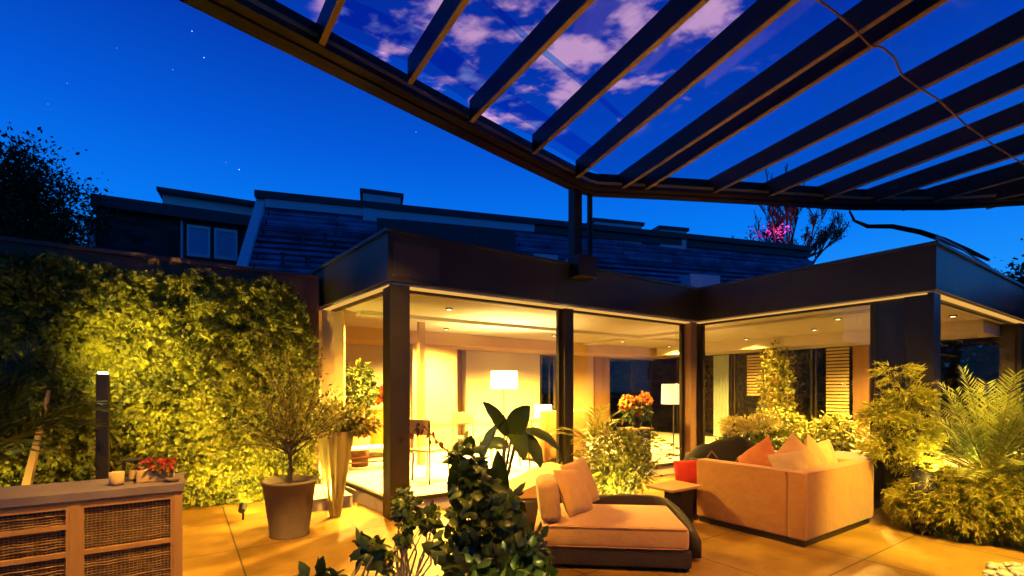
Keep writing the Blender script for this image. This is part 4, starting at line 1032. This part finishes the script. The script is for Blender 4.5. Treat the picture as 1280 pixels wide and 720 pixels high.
# dark lounge chair with throw beyond the sofa
dc = P(906, 6.15, 0); t = thing('dark_armchair', 'low dark armchair with black patterned throw behind the tan sofa', 'armchair', dc)
Rz = Matrix.Rotation(-.25, 3, 'Z')
def dbx(x, y, z, sx, sy, sz, nm, m='rattan', bev=.03): return MB().rbox(dc+Rz @ Vector((x, y, z)), (sx, sy, sz), Rz, bev, 3).build(nm, M[m], t, True)
dbx(0, 0, .2, .9, .8, .34, 'base'); dbx(0, .02, .42, .8, .72, .1, 'seat_cushion', 'blackfab', .04); dbx(-.38, 0, .45, .12, .8, .3, 'arm'); dbx(.4, 0, .45, .12, .8, .3, 'arm')
m_ = MB(); nn = 16
for i in range(nn+1):
    for j in range(9):
        x = -1+2*i/nn; y = j/8; q = dc+Rz @ Vector((x*.50, -.38+y*.28, .40+.44*(1-abs(x)**3.2*.8)*(y**.7)+.04*math.sin(x*4))); m_.v.append(tuple(q+Vector((0, 0, .012*math.sin(i*1.9+j)))))
nb_ = len(m_.v)
for v_ in list(m_.v): m_.v.append((v_[0], v_[1]+.12, v_[2]-.03))
for i in range(nn):
    for j in range(8):
        a = i*9+j; m_.f.append((a, a+9, a+10, a+1)); m_.f.append((nb_+a, nb_+a+1, nb_+a+10, nb_+a+9))
for i in range(nn): m_.f.append((i*9+8, (i+1)*9+8, nb_+(i+1)*9+8, nb_+i*9+8)); m_.f.append((i*9, nb_+i*9, nb_+(i+1)*9, (i+1)*9))
for j in range(8): m_.f.append((j, j+1, nb_+j+1, nb_+j)); a = nn*9+j; m_.f.append((a, nb_+a, nb_+a+1, a+1))
th_ = m_.build('throw', M['blackfab'], t, True)
# chevron pattern woven in the throw
ch = MB()
for cx, cz in ((-.20, .70), (.12, .66)):
    for k_, (dx_, dz_) in enumerate(((-.06, -.06), (.06, -.06))):
        a = dc+Rz @ Vector((cx, -.30, cz)); b = dc+Rz @ Vector((cx+dx_, -.345, cz+dz_*1.3)); ch.tube([a, b], .008, 5)
ch.build('woven_chevron', M['wicker'], th_)
c = P(858, 5.75, v=591); o = pillow(.28, .30, .12, c, facing(Vector((-.1, -1, .25)), roll=.05)).build('pillow', M['red'], None, True, origin=c); tag(o, 'bright red cushion between the side table and the tan sofa', 'pillow')
rs = thing('footstool', 'low dark stool under the red cushion', 'stool', P(860, 5.85, 0)); MB().rbox(P(860, 5.85, .17), (.42, .36, .30), ROT, .03, 3).build('seat', M['rattan'], rs, True)
# small side table
stp = PZ(842, 606, .42); t = thing('terrace_table', 'low side table with pale top and dark block base left of the tan sofa', 'table', (stp.x, stp.y, 0))
MB().rbox(stp-Vector((0, 0, .015)), (.50, .36, .03), ROT, .006, 2).build('table_top', M['honey'], t)
MB().rbox((stp.x+.06, stp.y+.02, .195), (.22, .22, .39), ROT, .01, 1).build('base', M['dark'], t)

# ================================================================== DAYBED
bu, bv = 668, 712
A = P(668, 3.92, 0); Bp = P(866, 3.80, 0); dx_ = (Bp-A).normalized(); dy_ = Vector((-dx_.y, dx_.x, 0)); LW = (Bp-A).length; LD = .86
RB = basis(dx_, dy_, Vector((0, 0, 1)))
db = thing('daybed', 'low dark rattan daybed with thick tan mattress in the middle of the terrace', 'daybed', A)
def L_(x, y, z=0): return A+dx_*x+dy_*y+Vector((0, 0, z))
def dbb(x0, x1, y0, y1, z0, z1, nm, m, bev=.03, par=db): return MB().rbox(L_((x0+x1)/2, (y0+y1)/2, (z0+z1)/2), (x1-x0, y1-y0, z1-z0), RB, bev, 4).build(nm, M[m], par, True)
dbb(.0, LW, .01, LD+.05, .03, .175, 'base', 'rattan', .02)
for x in (.08, LW-.08):
    for y in (.09, LD-.05): MB().rbox(L_(x, y, .015), (.06, .06, .03), RB, .004, 1).build('foot', M['dark'], db)
dbb(.0, LW-.02, .0, LD-.06, .176, .355, 'mattress', 'cushion', .035)
for pts_ in ([(.03, -.002, .345), (LW-.05, -.002, .345)], [(.03, -.002, .19), (LW-.05, -.002, .19)]):
    MB().tube([L_(*q) for q in pts_], .005, 6).build('piping', M['sofa'], db)
# curved rattan rim round the back and right side
rim = []; 
for k in range(25):
    f = k/24
    if f < .6: x = .45+(LW+.03-.25-.45)*(f/.6); y = LD+.02
    else: a = (f-.6)/.4*PI/2; x = LW-.20+.27*math.sin(a); y = LD+.02-.62*(1-math.cos(a)); 
    rim.append((x, y, f))
m_ = MB(); k = len(rim)
for x, y, f in rim:
    h = .40+.02*math.sin(f*3) - (.20*max(0, (f-.72)/.28)**1.5)
    for (ox, z) in ((0, .04), (0, h-.02), (.012, h), (.055, h), (.07, h-.02), (.07, .04)):
        nx = 0 if f < .6 else math.sin((f-.6)/.4*PI/2); ny = 1 if f < .6 else math.cos((f-.6)/.4*PI/2)
        m_.v.append(tuple(L_(x+nx*ox, y+ny*ox, z)))
for i in range(k-1):
    for j in range(6): m_.f.append((i*6+j, i*6+(j+1) % 6, (i+1)*6+(j+1) % 6, (i+1)*6+j))
m_.f.append(tuple(range(6))); m_.f.append(tuple((k-1)*6+j for j in range(6)))
m_.build('rim', M['rattan'], db, True)
def bol(x, y, z, sx, sy, sz, rot, m, label):
    c = L_(x, y, z); R = RB @ Matrix.Rotation(rot[2], 3, 'Z') @ Matrix.Rotation(rot[1], 3, 'Y') @ Matrix.Rotation(rot[0], 3, 'X')
    o = MB().rbox(c, (sx, sy, sz), R, min(sx, sy, sz)*.36, 5).build('bolster', M[m], None, True, origin=c); return tag(o, label, 'cushion', 'cushions on the daybed')
bol(.105, .21, .535, .17, .40, .35, (0, -.10, .12), 'cushion', 'upright padded back cushion at the left end of the daybed')
def dpil(x, y, z, w_, h_, th, nrm, roll, label):
    c = L_(x, y, z); o = pillow(w_, h_, th, c, facing(nrm, roll=roll)).build('pillow', M['cushion'], None, True, origin=c); return tag(o, label, 'pillow', 'cushions on the daybed')
dpil(.33, .46, .54, .42, .42, .15, dx_*.9-dy_*.55+Vector((0, 0, .5)), -.08, 'tan pillow leaning behind the bolster on the daybed, nearer one')
dpil(.40, .68, .57, .44, .44, .15, dx_*.9-dy_*.6+Vector((0, 0, .42)), .1, 'tan pillow at the far side of the daybed, farther one')
# second lounger behind
A2 = P(636, 4.95, 0); lg = thing('rattan_lounger', 'dark rattan lounger with raised tan headrest behind the daybed', 'lounger', A2)
R2 = Matrix.Rotation(.25, 3, 'Z')
def l2_(x, y, z): return A2+R2 @ Vector((x, y, z))
MB().rbox(l2_(.35, .3, .17), (.95, .7, .28), R2, .03, 3).build('base', M['rattan'], lg, True)
m_ = MB()
prof = [(-.1, .34), (.1, .38), (.3, .46), (.5, .56), (.66, .60), (.74, .58), (.78, .50), (.78, .32), (-.1, .32)]
vs = [l2_(x, .02, z) for x, z in prof]+[l2_(x, .62, z) for x, z in prof]; npf = len(prof)
m_.add(vs, [tuple(range(npf)), tuple(range(2*npf-1, npf-1, -1))]+[(i, npf+i, npf+(i+1) % npf, (i+1) % npf) for i in range(npf)])
m_.build('headrest', M['cushion'], lg)

# ================================================================== FOREGROUND PLANTS
def broadleaf(mb, base, d, nrm, ln, wd, cup=.15, droop=.5, n=10):
    d = Vector(d).normalized(); nrm = Vector(nrm); b = len(mb.v); p = Vector(base)
    for i in range(n+1):
        f = i/n; s_ = d.cross(nrm).normalized(); nn_ = s_.cross(d).normalized()
        w_ = wd*.5*(math.sin(PI*min(1, f**.85*.975+.015))**.62)
        for k_, x in enumerate((-1, -.5, 0, .5, 1)):
            q = p+s_*w_*x+nn_*(abs(x)**1.5*w_*cup*2+.004*math.sin(i*2.2)*abs(x)); mb.v.append(tuple(q))
        d = (d+Vector((0, 0, -droop/n))).normalized(); p = p+d*ln/n
    for i in range(n):
        for k_ in range(4):
            a = b+i*5+k_; mb.f.append((a, a+1, a+6, a+5))
bl = P(622, 3.55, 0); t = thing('broadleaf_plant', 'tall plant with big paddle leaves standing against the lit glass', 'plant', bl)
MB().lathe(bl, [(0, 0), (.13, 0), (.18, .32), (.16, .32), (0, .28)], 20).build('pot', M['dark'], t, True)
lv = MB(); stt = MB()
def tgt(u, v, Y): return P(u, Y, v=v)
for (b0_, tip, wd, dr, nr) in (((634, 545, 3.5), (604, 500, 3.35), .10, .5, (.3, -1, .4)), ((640, 545, 3.5), (662, 506, 3.42), .17, .5, (-.3, -1, .4)), ((632, 524, 3.5), (603, 585, 3.3), .17, .9, (-.9, -.5, .3)),
                               ((646, 540, 3.5), (674, 588, 3.4), .16, .9, (.8, -.7, .3)), ((648, 542, 3.55), (702, 566, 3.5), .12, 1.3, (.2, -.5, .9)), ((640, 540, 3.6), (656, 578, 3.2), .13, 1.0, (.1, -1, .3)),
                               ((583, 645, 3.2), (574, 566, 3.1), .20, .2, (0, -1, .1)), ((636, 560, 3.6), (596, 556, 3.7), .11, .9, (-.2, -.8, .6)), ((626, 640, 3.4), (622, 562, 3.35), .13, .2, (.2, -1, .1))):
    a = tgt(*b0_); b = tgt(*tip); broadleaf(lv, a, (b-a).normalized()+Vector((0, 0, dr*.5)), nr, (b-a).length*.98, wd*1.02, .18, dr)
    stt.tube([bl+Vector((0, 0, .28)), (bl+a)/2+Vector((0, 0, .25)), a], [.010, .008, .006], 6)
lv.build('leaves', M['bigleaf'], t, True); stt.build('stems', M['palebark'], t)
# dense foreground shrub
random.seed(31)
def shrub(label, base, blobs, m, ln, wd, name='foreground_shrub', stems=8, stemmat='bark', lump=.5):
    t = thing(name, label, 'shrub', base)
    sm = MB(); base = Vector(base)
    for c, r, n_ in blobs:
        for k_ in range(stems):
            q = Vector(c)+Vector((random.gauss(0, r[0]*.5), random.gauss(0, r[1]*.5), random.gauss(0, r[2]*.4))); mid = (base+q)/2+Vector((random.gauss(0, .04), random.gauss(0, .04), .04))
            sm.tube([base+Vector((random.gauss(0, .03), random.gauss(0, .03), 0)), mid, q], [.008, .006, .003], 5)
    sm.build('stems', M[stemmat], t)
    P_, D_ = [], []
    for c, r, n_ in blobs:
        p, d = blob_points(c, r, n_, lump, 2.6, .35); P_.append(p); D_.append(d)
    p = np.concatenate(P_); d = np.concatenate(D_); k_ = p[:, 2] > .03; p = p[k_]; d = d[k_]; n_ = len(p)
    leafmesh('foliage', M[m], p, d+rnd(n_)*.8+np.array([0, 0, -.3]), d+rnd(n_)*.5+np.array([0, -.3, .5]), ln*(.5+RNG.random(n_)), wd*(.5+RNG.random(n_)), t)
    return t
def b_(u, v, Y, ru, rv, ry, n): return (tuple(P(u, Y, v=v)), (ru/F*Y, ry, rv/F*Y), n)
shrub('dense dark shrub in the foreground left of the daybed', P(610, 3.0, 0), [b_(592, 610, 3.1, 26, 36, .16, 190), b_(612, 660, 3.0, 46, 44, .22, 420), b_(572, 695, 2.95, 24, 24, .15, 130), b_(620, 712, 2.8, 56, 30, .22, 380), b_(662, 700, 2.95, 22, 36, .15, 170), b_(580, 570, 3.2, 18, 14, .12, 60)], 'darkleaf', .085, .068, lump=.7)
spotfixture('garden_spotlight', 'added unseen spike spotlight brightening the foreground shrub from in front', 'garden light', (.05, 2.35, .25), (-.25, 3.2, .8), 2.2, (1, .8, .2), 120)  # out-of-view lamp added to lift the dark shrub
shrub('dark leafy shrub at the foot of the corner column', P(505, 3.2, 0), [b_(506, 632, 3.2, 14, 20, .1, 110), b_(534, 650, 3.15, 15, 14, .1, 110), b_(505, 668, 3.0, 10, 14, .1, 60), b_(482, 702, 2.9, 10, 8, .06, 30)], 'darkleaf', .055, .045, stems=6, stemmat='palebark')
shrub('small dark leaves poking in at the bottom edge of the photo', P(415, 2.7, 0), [b_(462, 686, 2.8, 13, 11, .07, 50), b_(405, 727, 2.6, 30, 9, .08, 50)], 'darkleaf', .085, .06, stems=5, stemmat='palebark')
# trailing twig with dark flowers
tw = MB(); pts = [tgt(572, 590, 3.3), tgt(560, 565, 3.3), tgt(545, 550, 3.3), tgt(532, 535, 3.3), tgt(522, 533, 3.3), tgt(512, 545, 3.3)]; base = Vector((pts[0].x+.05, 3.3, 0)); tw.tube([base, base+Vector((0, 0, .5))]+pts, [.008, .007, .006, .005, .005, .004, .004, .003], 5)
tg = thing('arching_twig', 'thin arching twig with dark dangling leaves beside the corner column', 'plant', base); tw.build('stem', M['bark'], tg)
M['purpleleaf'] = leafmat('dark purple leaves', (.04, .01, .012), (.12, .03, .03), .2)
tips_leaves('leaves', M['purpleleaf'], [(p, Vector((0, 0, -1))) for p in pts[2:]], 5, .025, .05, .03, tg, .8)
# bamboo-like shrub by the front glass
random.seed(40)
def reeds(name, label, base, n, h, rad, m, ln, wd, cat='plant', leaf_per=18, lean=.25, pot=None):
    t = thing(name, label, cat, base); base = Vector(base); sm = MB(); pos, dirs = [], []
    z0 = 0
    if pot:
        MB().lathe(base, [(0, 0), (pot*.75, 0), (pot, .3), (pot*.9, .3), (0, .26)], 20).build('pot', M['pot'], t, True); z0 = .26
    for k_ in range(n):
        a = random.uniform(0, 2*PI); r0 = rad*.3*random.random(); p = base+Vector((math.cos(a)*r0, math.sin(a)*r0, z0)); d = Vector((math.cos(a)*lean*random.random(), math.sin(a)*lean*random.random(), 1)).normalized()
        H_ = h*random.uniform(.55, 1); pts = [p.copy()]
        for i in range(8):
            d = (d+Vector((math.cos(a)*.05, math.sin(a)*.05, -.02))+Vector((random.gauss(0, .03), random.gauss(0, .03), 0))).normalized(); p = p+d*H_/8; pts.append(p.copy())
            for _ in range(max(1, int(leaf_per*(.3+i/8)/6))): pos.append(tuple(p+Vector((random.gauss(0, .03), random.gauss(0, .03), random.gauss(0, .04))))); aa = random.uniform(0, 2*PI); dirs.append((math.cos(aa), math.sin(aa), random.uniform(-.5, .5)))
        sm.tube(pts, [.007*(1-.09*i) for i in range(9)], 4)
    sm.build('stems', M['palebark'], t); nn_ = len(pos)
    leafmesh('foliage', M[m], pos, dirs, rnd(nn_)*.5+np.array([0, 0, 1]), ln*(.6+.8*RNG.random(nn_)), wd*(.6+.8*RNG.random(nn_)), t); return t
reeds('bamboo_shrub', 'bright yellow green leafy shrub between the daybed and the glass', P(772, 6.2, 0), 45, 1.0, .5, 'midleaf', .10, .035, leaf_per=22, lean=.55)
spotfixture('garden_spotlight', 'spike spotlight added to brighten the leafy shrub behind the daybed', 'garden light', P(765, 5.55, .14), P(772, 6.3, .7), 26, (1, .72, .15), 130)  # lamp put in to light up the bamboo shrub
bush('foliage', M['midleaf'], P(772, 6.2, v=575), (.42, .34, .42), 2100, .085, .034, bpy.data.objects['bamboo_shrub'], .5, .4, 2.6, .45, .03)
palm('small_palm', 'slender young palm in front of the middle glass column', P(742, 6.35, 0), .75, 9, .62, ll=.16, lw=.018, m='yleaf', bark='palebark', trunkr=.02, nl=14)
shrub('low yellow lit shrub behind the daybed pillows', P(693, 5.9, 0), [b_(695, 595, 5.9, 24, 14, .25, 260)], 'yleaf', .09, .04, name='low_shrub')
# cream flower heads behind the dark armchair
for u_, v_, ru, lab in ((917, 533, 17, 'rounded cream hydrangea left of the larger one, under the right glass'), (951, 530, 25, 'large rounded cream hydrangea under the right glass')):
    fb = P(u_, 6.85, 0); t = thing('hydrangea', lab, 'flowers', fb, 'hydrangeas under the right glass'); c = P(u_, 6.85, v=v_)
    MB().lathe(fb, [(0, 0), (.14, 0), (.18, .35), (.16, .35), (0, .3)], 20).build('pot', M['dark'], t, True)
    MB().tube([fb+Vector((0, 0, .3)), c], .012, 6).build('stem', M['bark'], t)
    bush('flower_head', M['whiteflower'], c, (ru/F*6.85, .16, .14), 420, .05, .045, t, 0, .25)
    bush('leaves', M['darkleaf'], c-Vector((0, 0, .22)), (ru/F*6.85*1.2, .18, .12), 160, .1, .06, t, .2)

# ================================================================== RIGHT PLANTING
pbx = W(s0+LS+.12, t0+.55); t = thing('black_planter_box', 'black rectangular planter box right of the tan sofa', 'planter', pbx)
m_ = MB(); m_.box(s0+LS+.10, s0+LS+1.05, t0+.25, t0+.75, 0, .60); m_.build('body', M['dark'], t)
MB().box(s0+LS+.08, s0+LS+1.07, t0+.23, t0+.77, .602, .63).build('rim', M['dark'], t)
rp_ = thing('round_pot', 'round dark pot between the feathery shrub and the palm', 'pot', P(1156, 4.9, 0))
MB().lathe(P(1156, 4.9, 0), [(0, 0), (.10, 0), (.13, .35), (.10, .62), (.08, .62), (.08, .5), (0, .5)], 24).build('body', M['cap'], rp_, True)
def wispy(name, label, base, blobs, m, ln=.10, wd=.012, droop=.8, arch=0):
    t = thing(name, label, 'shrub', base); base = Vector(base); sm = MB(); pos, dirs = [], []
    for c, r, n_ in blobs:
        c = Vector(c)
        for k_ in range(n_):
            d = Vector((random.gauss(0, 1), random.gauss(0, 1), random.gauss(0, 1))).normalized(); f = .25+.75*random.random()**.5
            lum = 1+.45*fbm(tuple(Vector(d)+c), 2.4)
            q = c+Vector((d.x*r[0], d.y*r[1], d.z*r[2]))*f*lum
            if q.z < .03: continue
            out = Vector((d.x, d.y, d.z*.4-droop*.3)).normalized(); p = q.copy(); pts = [p.copy()]
            for i in range(4):
                out = (out+Vector((random.gauss(0, .12), random.gauss(0, .12), -droop*.12))).normalized(); p = p+out*ln*.55
                if p.z < .02: p.z = .02
                pts.append(p.copy())
                for _ in range(4):
                    pos.append(tuple(p)); dirs.append((out.x+random.gauss(0, .45), out.y+random.gauss(0, .45), out.z+random.gauss(0, .4)))
            if k_ % 3 == 0: sm.tube(pts, .0018, 3, False)
        for k_ in range(7):
            q = c+Vector((random.gauss(0, r[0]*.4), random.gauss(0, r[1]*.4), random.gauss(0, r[2]*.3))); sm.tube([base, (base+q)/2+Vector((0, 0, .05)), q], [.014, .009, .004], 5)
    sm.build('stems', M['bark'], t); nn_ = len(pos)
    leafmesh('foliage', M[m], pos, dirs, rnd(nn_), ln*(.5+.7*RNG.random(nn_)), wd, t); return t
random.seed(50)
wispy('weeping_shrub', 'wide golden weeping shrub spilling on the paving at lower right', P(1215, 4.75, 0), [b_(1160, 628, 5.0, 26, 26, .22, 700), b_(1205, 624, 4.8, 40, 34, .30, 1300), b_(1255, 627, 4.65, 42, 36, .32, 1300), b_(1305, 632, 4.6, 40, 38, .35, 700)], 'goldleaf', ln=.075, wd=.011)
wispy('feathery_shrub', 'tall feathery olive shrub in front of the dark glass panel', P(1128, 5.25, .5), [b_(1120, 464, 5.3, 7, 8, .08, 40), b_(1134, 496, 5.25, 13, 13, .12, 150), b_(1106, 518, 5.25, 11, 10, .12, 100), b_(1140, 540, 5.2, 14, 14, .14, 190), b_(1112, 558, 5.2, 15, 10, .12, 130), b_(1150, 582, 5.1, 10, 10, .10, 80)], 'goldleaf', droop=.45, ln=.07, wd=.010)
random.seed(60)
palm('fan_palm', 'brightly lit spiky palm at the right edge above the golden shrub', P(1238, 4.95, 0), .55, 38, 1.10, lw=.013, ll=.19, m='palmleaf', droop=.55, tilt=(.15, 1.35), bark='palebark', nl=30, trunkr=.05)
spotfixture('garden_spotlight', 'bright spike spotlight under the spiky palm', 'garden light', P(1228, 5.08, .60), P(1236, 4.95, 1.4), 52, (1, .82, .28), 150, hot=True)
spotfixture('garden_spotlight', 'small spike spotlight beneath the feathery shrub', 'garden light', P(1172, 4.85, .62), P(1128, 5.4, 1.1), 30, (1, .66, .14), 120)
# pale stones, lower right corner
random.seed(70)
for k_ in range(60):
    c = P(random.uniform(1232, 1300), random.uniform(3.72, 4.0), .0); r = random.uniform(.012, .032)
    bm = bmesh.new(); bmesh.ops.create_icosphere(bm, subdivisions=2, radius=1)
    for v in bm.verts: v.co *= 1+.25*mn.noise(v.co*1.3+Vector((k_*3, 0, 0)))
    me = bpy.data.meshes.new('pale_stone'); bm.to_mesh(me); bm.free(); me.materials.append(M['stone'])
    o = bpy.data.objects.new('pale_stone', me); COL.objects.link(o); o.location = c+Vector((0, 0, r*.55)); o.scale = (r*random.uniform(1, 1.8), r, r*.7); o.rotation_euler = (0, 0, random.uniform(0, 3))
    tag(o, 'pale rough stone in the heap at the lower right corner', 'stone', 'pale stones in the corner')

# ================================================================== STARS
random.seed(80)
for u, v, r in ((240, 39, .42), (255, 72, .42), (216, 87, .3), (299, 212, .42), (282, 203, .25), (520, 165, .35), (84, 104, .3), (146, 60, .25), (60, 130, .25)):
    o = MB().lathe((0, 0, 0), [(0, -r), (r*.7, -r*.7), (r, 0), (r*.7, r*.7), (0, r)], 8).build('star', M['star' if r < .4 else 'starhot'], None, origin=(0, 0, 0)); o.location = P(u, 500, v=v)
    tag(o, 'faint star in the deep blue sky left of the pergola', 'star', 'faint stars')
